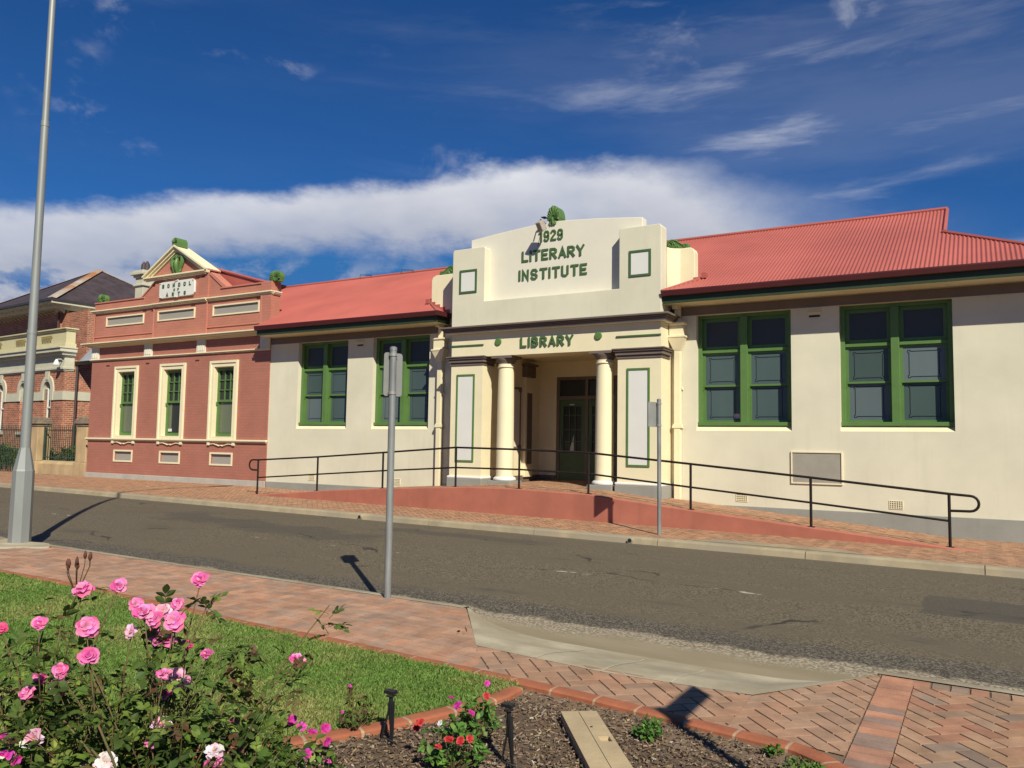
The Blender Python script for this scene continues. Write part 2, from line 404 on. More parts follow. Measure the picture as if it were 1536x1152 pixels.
# ------------------------------------------------------------------ ground, road, footpaths
def zg(x): return -.0078*x
WALLB = [(-60, .3), (-27, .24), (-19, .235), (-12, .14), (0, .01), (30, -.2)]
def zf(x, y):
    a = zg(x); b = interp(x, WALLB)
    t = min(1, max(0, (y-13.3)/3.7)); return lerp(a, b, t)
def build_ground():
    m = MB()
    xs = [-700, -90, -40, -10, 20, 90, 700]; ys = [-700, -60, 0, 20, 60, 700]
    for i in range(len(xs)-1):
        for j in range(len(ys)-1):
            q = [(xs[i], ys[j]), (xs[i+1], ys[j]), (xs[i+1], ys[j+1]), (xs[i], ys[j+1])]
            m.face([(x, y, max(-1, min(1, zg(x)))-.35) for x, y in q])
    struct(m.build('ground', SOIL, weld=True))
build_ground()
def asphalt():
    m = bpy.data.materials.new('asphalt'); m.use_nodes = True; nt = m.node_tree; L = nt.links.new; new = nt.nodes.new; b = nt.nodes['Principled BSDF']
    geo = new('ShaderNodeNewGeometry'); pos = geo.outputs['Position']
    sep = new('ShaderNodeSeparateXYZ'); L(pos, sep.inputs[0]); y = N(nt, sep.outputs[1]); x = N(nt, sep.outputs[0])
    def nz(s, d=6, st=(1, 1, 1), r=.6):
        mp = new('ShaderNodeMapping'); L(pos, mp.inputs[0]); mp.inputs['Scale'].default_value = st
        n = new('ShaderNodeTexNoise'); n.inputs['Scale'].default_value = s; n.inputs['Detail'].default_value = d; n.inputs['Roughness'].default_value = r; L(mp.outputs[0], n.inputs['Vector']); return N(nt, n.outputs[0])
    def mix(f, a, c):
        xx = new('ShaderNodeMix'); xx.data_type = 'RGBA'; L(f.s, xx.inputs[0])
        for i, v in ((6, a), (7, c)):
            if isinstance(v, tuple): xx.inputs[i].default_value = (*v, 1)
            else: L(v, xx.inputs[i])
        return xx.outputs[2]
    vo = new('ShaderNodeTexVoronoi'); vo.inputs['Scale'].default_value = 75; L(pos, vo.inputs['Vector'])
    sv = new('ShaderNodeSeparateColor'); L(vo.outputs['Color'], sv.inputs[0]); stone = N(nt, sv.outputs[0])
    big = nz(.5, 8, (.35, 1, 1)); mid = nz(2.2, 8, (.3, 1.2, 1)); fine = nz(40, 3)
    c = mix(stone.smooth(.1, .95), (.060, .048, .033), (.19, .152, .10))
    c = mix((big*.6+mid*.4).smooth(.40, .62), c, (.118, .094, .063))
    c2 = mix(mid.smooth(.56, .68)*big.smooth(.45, .6)*.75, c, (.062, .055, .047))     # worn dark tar streaks
    # dark repaired patch
    pw_ = (nz(2.5, 5)-.5)*.18
    px = (x+pw_).smooth(-.60, -.56)*(y+pw_).smooth(9.03, 9.06)*(y+pw_).smooth(10.15, 10.12)
    px2 = (x+nz(3, 4)*.5).smooth(-9.4, -8.9)*(x+nz(3, 4)*.5).smooth(-5.4, -6.2)*(y+nz(2, 4)*.6).smooth(11.35, 11.6)*(y+nz(2, 4)*.6).smooth(12.25, 12.0)*.5
    px3 = (x+nz(1.2, 5)*2.).smooth(-14.2, -12.8)*(x+nz(1.2, 5)*2.).smooth(-6.8, -8.0)*(y+nz(.9, 6)*2.4+x*.13).smooth(9.2, 9.6)*(y+nz(.9, 6)*2.4+x*.13).smooth(10.6, 10.2)*.55
    c3 = mix((px*.6)._m('MAXIMUM', px2)._m('MAXIMUM', px3), c2, (.060, .053, .045))
    # coarse dark chip band then sandy grit along the near kerb
    wob = y + (nz(1.6, 7)-.5)*.5 + (nz(9, 4)-.5)*.16
    c4 = mix(wob.smooth(7.5, 7.2)*wob.smooth(6.9, 7.0)*.75, c3, mix(stone.smooth(.3, .9), (.035, .03, .026), (.16, .14, .11)))
    c5 = mix(wob.smooth(6.99, 6.91), c4, mix((wob+(fine-.5)*.3).smooth(6.60, 6.80), mix(mid.smooth(.35, .65), (.22, .18, .115), (.27, .22, .145)), mix(fine.smooth(.40, .60), (.15, .12, .085), (.36, .30, .215))))
    wob2 = y + (nz(1.1, 6)-.5)*.5
    c6 = mix(wob2.smooth(12.9, 13.1)*.55, c5, (.21, .17, .12))
    # faded broken remains of a painted line
    ln = y.smooth(9.02, 9.04)*y.smooth(9.13, 9.11)*nz(5, 6, (.4, 1, 1)).smooth(.60, .66)
    ln2 = nz(2.6, 3, (1, 6, 1)).smooth(.73, .75)*nz(9, 4).smooth(.56, .62)*.45
    c7 = mix(ln._m('MAXIMUM', ln2), c6, (.42, .39, .33))
    cr = new('ShaderNodeTexVoronoi'); cr.feature = 'DISTANCE_TO_EDGE'; cr.inputs['Scale'].default_value = .38
    mp = new('ShaderNodeMapping'); mp.inputs['Scale'].default_value = (.55, 1.3, 1); ad = new('ShaderNodeVectorMath'); ad.operation = 'ADD'
    nn = new('ShaderNodeTexNoise'); nn.inputs['Scale'].default_value = 1.3; nn.inputs['Detail'].default_value = 6; L(pos, nn.inputs['Vector'])
    L(pos, ad.inputs[0]); L(nn.outputs['Color'], ad.inputs[1]); L(ad.outputs[0], mp.inputs[0]); L(mp.outputs[0], cr.inputs['Vector'])
    ck = N(nt, cr.outputs['Distance']).smooth(.012, .004)*nz(.7, 4).smooth(.5, .62)*.8
    c8 = mix(ck, c7, (.02, .018, .016))
    L(c8, b.inputs['Base Color']); b.inputs['Roughness'].default_value = .85; b.inputs['Specular IOR Level'].default_value = .3
    bp = new('ShaderNodeBump'); bp.inputs['Strength'].default_value = .55; bp.inputs['Distance'].default_value = .008
    L(((stone*.7+fine*.5)*wob.smooth(6.5, 7.05, .12, 1.)-ck*.8).s, bp.inputs['Height']); L(bp.outputs[0], b.inputs['Normal'])
    return m
def zroad(x, y): return zg(x)-.115+.12*(1-((y-9.9)/3.3)**2)
def build_road():
    m = MB(); nx, ny = 60, 20
    X = [-80+i*(100/nx) for i in range(nx+1)]; Y = [6.0+j*(13.28-6.0)/ny for j in range(ny+1)]
    for i in range(nx+1):
        for j in range(ny+1): m.v.append((X[i], Y[j], zroad(X[i], Y[j])))
    for i in range(nx):
        for j in range(ny):
            a = i*(ny+1)+j; m.f.append([a, a+ny+1, a+ny+2, a+1]); m.c.append(None)
    struct(m.build('road', asphalt(), smooth='all'))
build_road()

PINKB = [(.40, .205, .125), (.43, .215, .13), (.37, .20, .13), (.42, .23, .15), (.36, .21, .145), (.33, .20, .145), (.44, .20, .115)]
MIXB = [(.42, .20, .12), (.36, .13, .08), (.44, .26, .145), (.15, .14, .135), (.20, .17, .15), (.40, .235, .15), (.45, .24, .13), (.30, .19, .13), (.41, .15, .095)]
FARB = [(.40, .185, .105), (.43, .21, .12), (.36, .175, .105), (.45, .23, .125), (.38, .20, .125), (.32, .17, .11)]
def soften(L_, k, m): return [tuple(lerp(a, b, k) for a, b in zip(c, m)) for c in L_]
PINKB = soften([(.40, .205, .125), (.43, .215, .13), (.37, .20, .13), (.42, .23, .15), (.36, .21, .145), (.31, .20, .15), (.44, .20, .115)], .35, (.355, .23, .15))
MIXB = soften([(.42, .20, .12), (.36, .13, .08), (.44, .26, .145), (.15, .14, .135), (.20, .17, .15), (.40, .235, .15), (.45, .24, .13), (.30, .19, .13), (.41, .15, .095), (.38, .22, .14)], .58, (.31, .19, .115))
FARB = soften([(.40, .185, .105), (.43, .21, .12), (.36, .175, .105), (.45, .23, .125), (.38, .20, .125), (.32, .17, .11)], .4, (.30, .185, .10))
BB = soften(PINKB, .45, (.30, .185, .115))
def brick(mb, cx, cy, lx, ly, ang, zfun, cols, gap=.005, r=rnd):
    c, s = math.cos(ang), math.sin(ang); hx, hy = lx/2-gap/2, ly/2-gap/2
    dz = r.uniform(-.0012, .0012); tx, ty = r.uniform(-.004, .004), r.uniform(-.006, .006)
    col = cols[r.randrange(len(cols))]; k = r.uniform(.86, 1.1); col = tuple(v*k for v in col)
    i = len(mb.v); e = .004
    for (a, b, h) in ((-1, -1, 0), (1, -1, 0), (1, 1, 0), (-1, 1, 0), (-1, -1, 1), (1, -1, 1), (1, 1, 1), (-1, 1, 1)):
        ax, by = a*(hx-(e if h else 0)), b*(hy-(e if h else 0))
        x, y = cx+ax*c-by*s, cy+ax*s+by*c
        mb.v.append((x, y, zfun(x, y)+(dz+ax*tx+by*ty if h else -.012)))
    for q in ((4, 5, 6, 7), (0, 1, 5, 4), (1, 2, 6, 5), (2, 3, 7, 6), (3, 0, 4, 7)): mb.f.append([i+v for v in q]); mb.c.append(col if q[0] == 4 else tuple(v*.8 for v in col))
def herring(mb, bb, ang, zfun, cols, W=.115, o=(0, 0)):
    x0, x1, y0, y1 = bb; c, s = math.cos(ang), math.sin(ang)
    rad = math.hypot(x1-x0, y1-y0)/2+.5; mx, my = (x0+x1)/2, (y0+y1)/2; n = int(rad/W)+2
    for rr in range(-n, n):
        for cc in range(-n, n):
            t = (cc-rr) % 4
            if t == 0: u, v, lx, ly = (cc+1)*W, (rr+.5)*W, 2*W, W
            elif t == 3: u, v, lx, ly = (cc+.5)*W, (rr+1)*W, W, 2*W
            else: continue
            x, y = mx+u*c-v*s, my+u*s+v*c
            if x0-.2 < x < x1+.2 and y0-.2 < y < y1+.2: brick(mb, x, y, lx, ly, ang, zfun, cols)
def cliplist(poly):           # counter-clockwise convex polygon -> bisect planes
    out = []
    for (a, b), (c, d) in zip(poly, poly[1:]+poly[:1]):
        e = Vector((c-a, d-b, 0)); out.append((Vector((a, b, 0)), Vector((e.y, -e.x, 0)).normalized()))
    return out
def paved(name, poly, ang, zfun, cols, W=.115):
    m = MB(); xs = [p[0] for p in poly]; ys = [p[1] for p in poly]
    herring(m, (min(xs), max(xs), min(ys), max(ys)), ang, zfun, cols, W)
    return m, cliplist(poly)
def joined(name, pieces, material, base_polys, zfun, basecol=(.17, .115, .075)):
    """several clipped brick fields and the sanded bed under them as one pavement mesh"""
    me = bpy.data.meshes.new(name); bm = bmesh.new(); lay = bm.loops.layers.float_color.new('Col')
    for m, clip in pieces:
        b2 = bmesh.new(); l2 = b2.loops.layers.float_color.new('Col'); vv = [b2.verts.new(p) for p in m.v]
        for f, c in zip(m.f, m.c):
            fc = b2.faces.new([vv[k] for k in f])
            for lp in fc.loops: lp[l2] = (*c, 1)
        for co, no in clip: bmesh.ops.bisect_plane(b2, geom=b2.verts[:]+b2.edges[:]+b2.faces[:], plane_co=co, plane_no=no, clear_outer=True)
        tmp = bpy.data.meshes.new('tmp'); b2.to_mesh(tmp); b2.free(); bm.from_mesh(tmp); bpy.data.meshes.remove(tmp)
    lay = bm.loops.layers.float_color['Col']
    for poly in base_polys:
        fc = bm.faces.new([bm.verts.new((x, y, zfun(x, y)-.007)) for x, y in poly])
        for lp in fc.loops: lp[lay] = (*basecol, 1)
    bm.to_mesh(me); bm.free(); me.materials.append(material)
    o = bpy.data.objects.new(name, me); COL.objects.link(o); return o
def znear(x, y): return zg(x)
A_ = [(-15, 5.02), (-5.5, 4.86), (-3.02, 4.78), (-3.46, 5.41), (-4.3, 6.52), (-15, 6.52)]
B1_ = [(-3.02, 4.78), (-1.3, 4.70), (-1.32, 5.37), (-3.46, 5.395)]
B2_ = [(-1.3, 4.70), (-.66, 4.62), (-.66, 6.40), (-1.32, 5.37)]
C_ = [(-.44, 2.6), (2.5, 2.6), (2.5, 6.23), (-.44, 6.23)]
strip = MB(); y = 6.338
while y > 2.9: brick(strip, -.55, y, .215, .108, 0, znear, [(.42, .2, .12), (.44, .21, .13), (.27, .18, .14), (.40, .2, .13)]); y -= .112
edgec = MB(); x = -.40
while x < 2.5: brick(edgec, x, 6.31, .112, .16, 0, znear, MIXB); x += .116
edgeb = MB(); xx = -14.9
struct(joined('footpath_near', [paved('', A_, R(-2), znear, PINKB), paved('', B1_, R(43), znear, BB), paved('', B2_, R(43), znear, BB), paved('', C_, R(43), znear, MIXB), (strip, []), (edgec, [])],
       PAVER, [[(-20, 4.9), (-3.05, 4.6), (-3.46, 5.40), (-4.33, 6.56), (-20, 6.56)], [(-3.05, 4.6), (-.4, 4.0), (-.4, 6.5), (-.60, 6.5), (-1.31, 5.37), (-3.46, 5.40)], [(-.4, 2.4), (3.5, 2.4), (3.5, 6.5), (-.4, 6.5)]], znear))
RAMPT = [(-16.3, .20), (-14.1, .40), (-12.3, .52), (-9.9, .65), (-8.6, .655), (-7., .615), (-4.85, .41), (-2.65, .225), (-.48, .035)]
def zdeck(x, y):
    a = interp(x, RAMPT)
    if y > 15.2: 
        t = min(1, (y-15.2)/1.4); k = min(1, max(0, 1-abs(x+8.6)/3.2)); a = a+.06*t*k
    return a-.012
struct(joined('footpath_far', [paved('', [(-33, 13.34), (3, 13.34), (3, 15.16), (-33, 15.16)], R(45), zf, FARB), paved('', [(-33, 15.16), (-16.2, 15.16), (-16.2, 17.0), (-33, 17.0)], R(45), zf, FARB),
       paved('', [(-.55, 15.16), (3, 15.16), (3, 17.0), (-.55, 17.0)], R(45), zf, FARB)], PAVER,
       [[(x, 13.3), (x+1, 13.3), (x+1, 15.2), (x, 15.2)] for x in range(-60, 14)]+[[(x, 15.2), (x+1, 15.2), (x+1, 17.4), (x, 17.4)] for x in range(-60, 14)], zf))
def build_kerbs():
    m = MB()                                    # far kerb, in lengths with open joints
    x = -60.
    while x < 12:
        L_ = 2.4; a, b = x, x+L_-.012
        y0, y1 = 13.16, 13.36
        p = [(a, y0), (b, y0), (b, y1), (a, y1)]; i = len(m.v)
        lo = [-.13, -.13, -.13, -.13]
        m.v += [(px, py-.03 if k < 2 else py, zg(px)-.14) for k, (px, py) in enumerate(p)] + [(px, py, zg(px)-(.03 if k < 2 else 0)+.003) for k, (px, py) in enumerate(p)]
        m.v += [(a, y0+.035, zg(a)+.004), (b, y0+.035, zg(b)+.004)]
        for q in ((0, 1, 5, 4), (4, 5, 9, 8), (8, 9, 6, 7), (1, 2, 6, 9, 5), (3, 0, 4, 8, 7)): m.f.append([i+k for k in q]); m.c.append(None)
        x += L_
    # dropped crossing slab opposite
    m.face([(-4.3, 13.37, zf(-4.3, 13.37)+.006), (-1.5, 13.37, zf(-1.5, 13.37)+.006), (-2.1, 13.78, zf(-2.1, 13.78)+.006), (-3.9, 13.78, zf(-3.9, 13.78)+.006)])
    struct(m.build('kerb_far', KERBM))
    m = MB()
    for a, b in ((-60, -4.32), (-.70, 10)):
        x = a
        while x < b-.01:
            e = min(b, x+1.8)
            m.v_ = None; i = len(m.v)
            for px in (x, e-.006):
                wob = lambda q: mnoise.noise(Vector((q*.7, 1, 2)))*.02
                for yy, zz in ((6.50, .004), (6.60+wob(px), .002), (6.635+wob(px), -.03), (6.66+wob(px), -.19)): m.v.append((px, yy-(.10 if a > -1 else 0), zg(px)+zz))
            for k in range(3): m.f.append([i+k, i+4+k, i+5+k, i+1+k]); m.c.append(None)
            x = e
    # dished kerb ramp with flared sides, built as smooth strips between its top rim and the gutter line
    top = [(-4.3, 6.54), (-3.88, 5.97), (-3.46, 5.40), (-2.9, 5.34), (-2.35, 5.30), (-1.85, 5.33), (-1.32, 5.38), (-.95, 5.93), (-.58, 6.50)]
    bot = [(-4.25, 6.72), (-3.8, 6.58), (-3.37, 6.46), (-2.9, 6.42), (-2.4, 6.38), (-1.9, 6.36), (-1.4, 6.42), (-1.0, 6.60), (-.66, 6.64)]
    n = 8; i = len(m.v)
    for (ax, ay), (bx, by) in zip(top, bot):
        for k in range(n+1):
            t = k/n; x, y = lerp(ax, bx, t), lerp(ay, by, t); s = t*t*(3-2*t)
            m.v.append((x, y, zg(x)+.002-.138*s))
    for a in range(len(top)-1):
        for k in range(n):
            j = i+a*(n+1)+k; m.f.append([j, j+n+1, j+n+2, j+1]); m.c.append(None)
    struct(m.build('kerb_near', CONC, smooth='all'))
    # tooled joints across the ramp
    m = MB()
    for q in (3, 4, 5):
        (ax, ay), (bx, by) = top[q], bot[q]; P = []
        for k in range(9):
            t = k/8; x, y = lerp(ax, bx, t), lerp(ay, by, t); sm = t*t*(3-2*t); P.append((x, y, zg(x)+.0055-.138*sm))
        for p, r_ in zip(P[:8], P[1:8]): m.face([(p[0]-.007, p[1], p[2]), (p[0]+.007, p[1], p[2]), (r_[0]+.007, r_[1], r_[2]), (r_[0]-.007, r_[1], r_[2])])
    struct(m.build('ramp_joint', mat('pale_joint', (.47, .41, .30), .9, .1, 9)))
build_kerbs()

# ------------------------------------------------------------------ shared building pieces
def wall_holes(m, x0, x1, z0, z1, y, holes, depth):
    xs = sorted({x0, x1, *[h[0] for h in holes], *[h[1] for h in holes]}); zs = sorted({z0, z1, *[h[2] for h in holes], *[h[3] for h in holes]})
    for a, b in zip(xs, xs[1:]):
        for c, d in zip(zs, zs[1:]):
            mx, mz = (a+b)/2, (c+d)/2
            if any(h[0] < mx < h[1] and h[2] < mz < h[3] for h in holes): continue
            m.face([(a, y, c), (b, y, c), (b, y, d), (a, y, d)])
    for a, b, c, d in holes:
        e = y+depth
        m.face([(a, y, c), (a, y, d), (a, e, d), (a, e, c)]); m.face([(b, y, d), (b, y, c), (b, e, c), (b, e, d)])
        m.face([(a, y, d), (b, y, d), (b, e, d), (a, e, d)])
        m.face([(b, y, c), (a, y, c), (a, e, c), (b, e, c)])
def bar_profile(m, x0, x1, prof, ends=True):      # prof: (y, z) outline swept along x (counter-clockwise seen from +x)
    m.prism(prof, x0, x1, 'yz'); return m
def cornice(m, x0, x1, yb, steps):
    """stacked courses with returns: steps (z0, z1, projection)"""
    for z0, z1, p in steps: m.box(x0-p, x1+p, yb-p, yb+.0, z0, z1)
    return m

def corrugated(name, parent, x0, x1, y0, y1, z0, m, clip=None, mat_=None, pitch=.0762, amp=.010):
    mb = MB(); n = 8; c = 1/math.hypot(1, m); nx, nz = -m*c, c
    k0, k1 = math.floor(x0/pitch*n), math.ceil(x1/pitch*n)
    for k in range(k0, k1+1):
        x = min(max(k*pitch/n, x0), x1); h = amp*math.sin(2*math.pi*k/n)
        for y in (y0, y1): mb.v.append((x, y+nx*h, z0+m*(y-y0)+nz*h))
    for k in range(k1-k0): i = 2*k; mb.f.append([i, i+2, i+3, i+1]); mb.c.append(None)
    return mb.build(name, mat_ or ROOF, parent, smooth='all', clip=clip)

# ------------------------------------------------------------------ THE LIBRARY
lib = thing('library_building', (-8.6, 17, .2), 'long cream rendered library with red corrugated roof, green windows and a columned entrance', 'building')
W = 17.0
PX0, PX1, PF = -11.36, -5.90, 16.35; PC = -8.63
m = MB()
LW = [(-17.28, -15.36, 1.97, 4.49), (-14.44, -12.52, 1.97, 4.49)]; RW = [(-5.33, -3.34, 1.97, 4.49), (-2.41, -.42, 1.97, 4.49)]
wall_holes(m, -18.43, PX0+.3, .0, 4.92, W, LW, .30); wall_holes(m, PX1-.3, .95, -.2, 4.92, W, RW, .30)
m.face([(.95, W, -.2), (.95, 25, -.2), (.95, 25, 4.92), (.95, W, 4.92)])
build_split(m, 'wall', CREAM, lib)
m = MB()
for a, b, z0 in ((-18.42, -11.5, -.2), (-5.6, .97, -.3)):
    m.box(a, b, W-.025, W+.02, z0, .40)
build_split(m, 'plinth', GREY, lib, bevel=.008)
m = MB(); m.box(-18.42, PX0-.0, W-.014, W+.01, 4.492, 4.68).box(PX1, .96, W-.014, W+.01, 4.492, 4.68); build_split(m, 'lintel_band', TAUPE, lib)
# eaves: soffit, fascia, gutter (with returns beside the entrance)
GY = 16.30
m = MB(); m.box(-18.40, -11.88, 16.42, W-.016, 4.70, 4.725).box(PX1+.0, 1.55, 16.42, W-.016, 4.70, 4.725); m.box(.98, 1.55, W-.016, 25, 4.70, 4.725); build_split(m, 'soffit', CREAM2, lib)
m = MB(); m.box(-18.40, -11.88, 16.40, 16.42, 4.69, 4.86).box(PX1+.02, 1.57, 16.40, 16.42, 4.69, 4.86).box(-11.90, -11.88, 16.422, W-.016, 4.69, 4.86).box(1.55, 1.57, 16.422, 25, 4.69, 4.86); build_split(m, 'fascia', SHADG, lib)
gp = lambda y: [(y+.10, 4.845), (y+.10, 4.965), (y+.085, 4.965), (y+.082, 4.865), (y+.03, 4.862), (y+.012, 4.955), (y-.006, 4.965), (y-.008, 4.94), (y+.012, 4.85), (y+.03, 4.84)]
m = MB(); m.prism([(a, b) for a, b in gp(GY)][::-1], -18.42, -11.86, 'yz'); m.prism([(a, b) for a, b in gp(GY)][::-1], PX1+.01, 1.63, 'yz')
m.box(-11.86, -11.78, GY, W-.02, 4.845, 4.965)
build_split(m, 'gutter', GUT, lib)
SL = .5; RZ = 4.955
clipL = [(Vector((-11.85, 16.32, 0)), Vector((1, 1, 0)).normalized())]
corrugated('roof_sheet', lib, -18.42, -11.86, 16.32, 17.0, RZ, SL, clip=[(Vector((-11.84, 16.32, 0)), Vector((1, 1, 0)).normalized())])
corrugated('roof_sheet', lib, PX1+.02, -.6, 16.32, 17.0, RZ, SL, clip=[(Vector((PX1, 16.32, 0)), Vector((-1, 1, 0)).normalized())])
ZB = RZ+SL*(17-16.32)
corrugated('roof_sheet', lib, -21.95, -.6, 17.0, 20.9, ZB, SL)
hipn = Vector((2.5, 2.2, 0)).normalized()
corrugated('roof_sheet', lib, -.6, 1.62, 16.32, 20.9, RZ, SL, clip=[(Vector((1.60, 16.32, 0)), hipn)])
m = MB()      # small hip returns beside the entrance, the far slopes and hip end, the gablet
m.face([(-11.85, 16.32, RZ), (-11.85, 17, RZ), (-12.53, 17, ZB)]); m.face([(PX1, 16.32, RZ), (PX1+.68, 17, ZB), (PX1, 17, RZ)])
zr = ZB+SL*3.9
m.face([(-.6, 20.9, zr), (-21.95, 20.9, zr), (-21.95, 25.5, 4.95), (1.6, 25.5, 4.95), (-.6, 23., 6.2)])
m.face([(1.6, 16.32, RZ), (1.6, 25.5, RZ), (-.6, 23., 6.2), (-.6, 18.82, 6.2)])
build_split(m, 'hip_end', ROOF, lib)
m = MB(); m.face([(-.6, 18.82, 6.2), (-.6, 23, 6.2), (-.6, 20.9, zr)]); m.build('gablet', GUT, lib)
m = MB()
m.tube([(-21.95, 20.9, zr+.012), (-.56, 20.9, zr+.012)], .05, 8)
m.tube([(-.57, 20.9, zr+.0), (-.57, 18.82, 6.21)], .045, 6); m.tube([(-.6, 18.82, 6.21), (1.6, 16.34, RZ+.012)], .045, 6)
m.tube([(-11.85, 16.34, RZ+.01), (-12.53, 17, ZB+.012)], .03, 6); m.tube([(PX1+.01, 16.34, RZ+.01), (PX1+.68, 17, ZB+.012)], .03, 6)
for sx in (-11.85, PX1+.0):        # stepped flashing over the little hips
    d = -1 if sx < -8 else 1
    for k in range(4):
        a, b = sx+d*(.05+.155*k), sx+d*(.05+.155*(k+1))
        m.box(min(a, b), max(a, b), W-.016, W-.008, RZ+SL*.155*k, RZ+.07+SL*.155*(k+1))
    a = sx+d*.70; m.box(min(a, a+d*.1), max(a, a+d*.1), W-.06, W+.1, ZB-.0, ZB+.12)
m.build('ridge_capping', ROOF, lib, smooth=True)
for hx in (-21.0, -18.4, -16.6):
    m = MB(); m.tube([(hx, 20.85, zr), (hx, 20.85, zr+.13), (hx+.5, 20.85, zr+.07), (hx+.5, 20.85, zr)], .012, 5)
    if hx > -20.9: m.build('roof_bracket', IRON, lib)

# --- entrance block
m = MB()
m.box(PX0, PX1, PF, W+.0, 3.735, 4.31); m.build('entablature', CREAM2, lib)
m = MB()
arch = [(-11.0, 5.10), (-6.43, 5.10), (-6.43, 6.73)]
for k in range(1, 24):
    t = k/24; arch.append((lerp(-6.43, -11.0, t), 6.73+.19*(1-abs(2*t-1)**1.4)))
arch.append((-11.0, 6.73))
m.prism(arch, 16.60, 16.86); m.build('parapet_panel', PANELW, lib, bevel=.012)
m = MB()
c_ = .05; BX0 = PX0-.02
U = [(BX0, 4.46), (PX1, 4.46), (PX1, 6.457-c_), (PX1-c_*.5, 6.457-c_*.15), (PX1-c_, 6.457), (-6.88+c_*.6, 6.457), (-6.88, 6.457-c_*.6), (-6.88, 5.10), (-10.43, 5.10), (-10.43, 6.457-c_*.6), (-10.43-c_*.6, 6.457), (BX0+c_, 6.457), (BX0+c_*.5, 6.457-c_*.15), (BX0, 6.457-c_)]
m.prism(U, PF, 16.70); m.box(BX0+.001, PX1-.001, 16.701, W-.002, 4.46, 5.10)
m.build('parapet', CREAM, lib, bevel=.012)
m = MB()
def shoulder(x0, x1, hi, rx):
    P = [(x0, 4.70), (x1, 4.70), (x1, hi)] ; 
    return P
m.prism([(PX1-.05, 4.92), (-5.36, 4.92), (-5.36, 5.90), (-5.39, 5.98), (-5.46, 6.02), (PX1-.05, 6.02)], W-.005, W+.24)
m.prism([(-12.50, 4.92), (PX0+.05, 4.92), (PX0+.05, 6.04), (-12.36, 6.04), (-12.46, 6.0), (-12.50, 5.92)], W-.005, W+.24)
m.prism([(PX1-.001, W-.004), (PX1-.001, W-.30), (PX1+.03, W-.16), (PX1+.09, W-.07), (PX1+.22, W-.004)], 4.98, 6.02, 'xy')
build_split(m, 'parapet_shoulder', CREAM2, lib, bevel=.012)
m = MB(); m.box(PX0-.12, PX1+.12, PF-.12, PF, 4.312, 4.345).box(PX1+.001, PX1+.12, PF+.001, W-.02, 4.312, 4.345); m.build('cornice_fillet', PANELW, lib, bevel=.006)  # paler course: the lit lower edge of the cornice is put into its colour
CST = [(4.347, 4.37, .15), (4.37, 4.40, .17), (4.40, 4.43, .20), (4.43, 4.475, .24)]
m = MB(); cornice(m, PX0, PX1, PF+.0, CST)
for z0, z1, p in CST: m.box(PX1+.001, PX1+p, PF+.001, W-.02, z0, z1); m.box(PX0-p, PX0-.001, PF+.001, W-.02, z0, z1)
m.build('cornice', TAUPE, lib, bevel=.01)
m = MB()
m.box(-10.999+.56, -6.881, 16.55, 16.598, 5.10, 5.13); 
# side faces of the frieze bands
m2 = MB(); m2.box(PX0+.0, -10.42, PF-.022, PF+.01, 4.0, 4.04).box(-6.94, PX1-.0, PF-.022, PF+.01, 4.0, 4.04); build_split(m2, 'frieze_bar', LEADG, lib, bevel=.006)
for cx in (-10.0, -7.37):
    m = MB(); m.lathe(0, 0, [(.09, 0), (.09, .02), (.08, .032), (.02, .035)], 28)
    M = Matrix.Translation((cx, PF, 4.07)) @ Matrix.Rotation(R(90), 4, 'X'); mm = MB().add(m, M); mm.build('rosette', GREEN, lib, smooth=True)
def frame_xz(m, x0, x1, z0, z1, w, ya, yb):
    m.box(x0, x1, ya, yb, z1-w, z1).box(x0, x1, ya, yb, z0, z0+w).box(x0, x0+w, ya, yb, z0+w, z1-w).box(x1-w, x1, ya, yb, z0+w, z1-w); return m
for x0, x1, z0, z1 in ((-11.16, -10.65, 5.335, 5.92), (-6.64, -6.13, 5.335, 5.92)):
    f = frame_xz(MB(), x0, x1, z0, z1, .045, PF-.022, PF+.005).build('parapet_tablet', LEADG, lib)
    MB().box(x0+.045, x1-.045, PF-.006, PF+.005, z0+.045, z1-.045).build('tablet_face', WHITEP, f)
m = MB(); text(m, '1929', -9.03, -8.41, 6.455, .262, 16.60, .02, .165); m.build('lettering', LEADG, lib)
m = MB(); text(m, 'LITERARY', -9.52, -7.86, 6.015, .262, 16.60, .022, .18); m.build('lettering', LEADG, lib)
m = MB(); text(m, 'INSTITUTE', -9.60, -7.78, 5.56, .262, 16.60, .022, .18); m.build('lettering', LEADG, lib)
m = MB(); text(m, 'LIBRARY', -9.38, -8.0, 3.90, .235, PF, .03, .19); m.build('lettering', LEADG, lib)
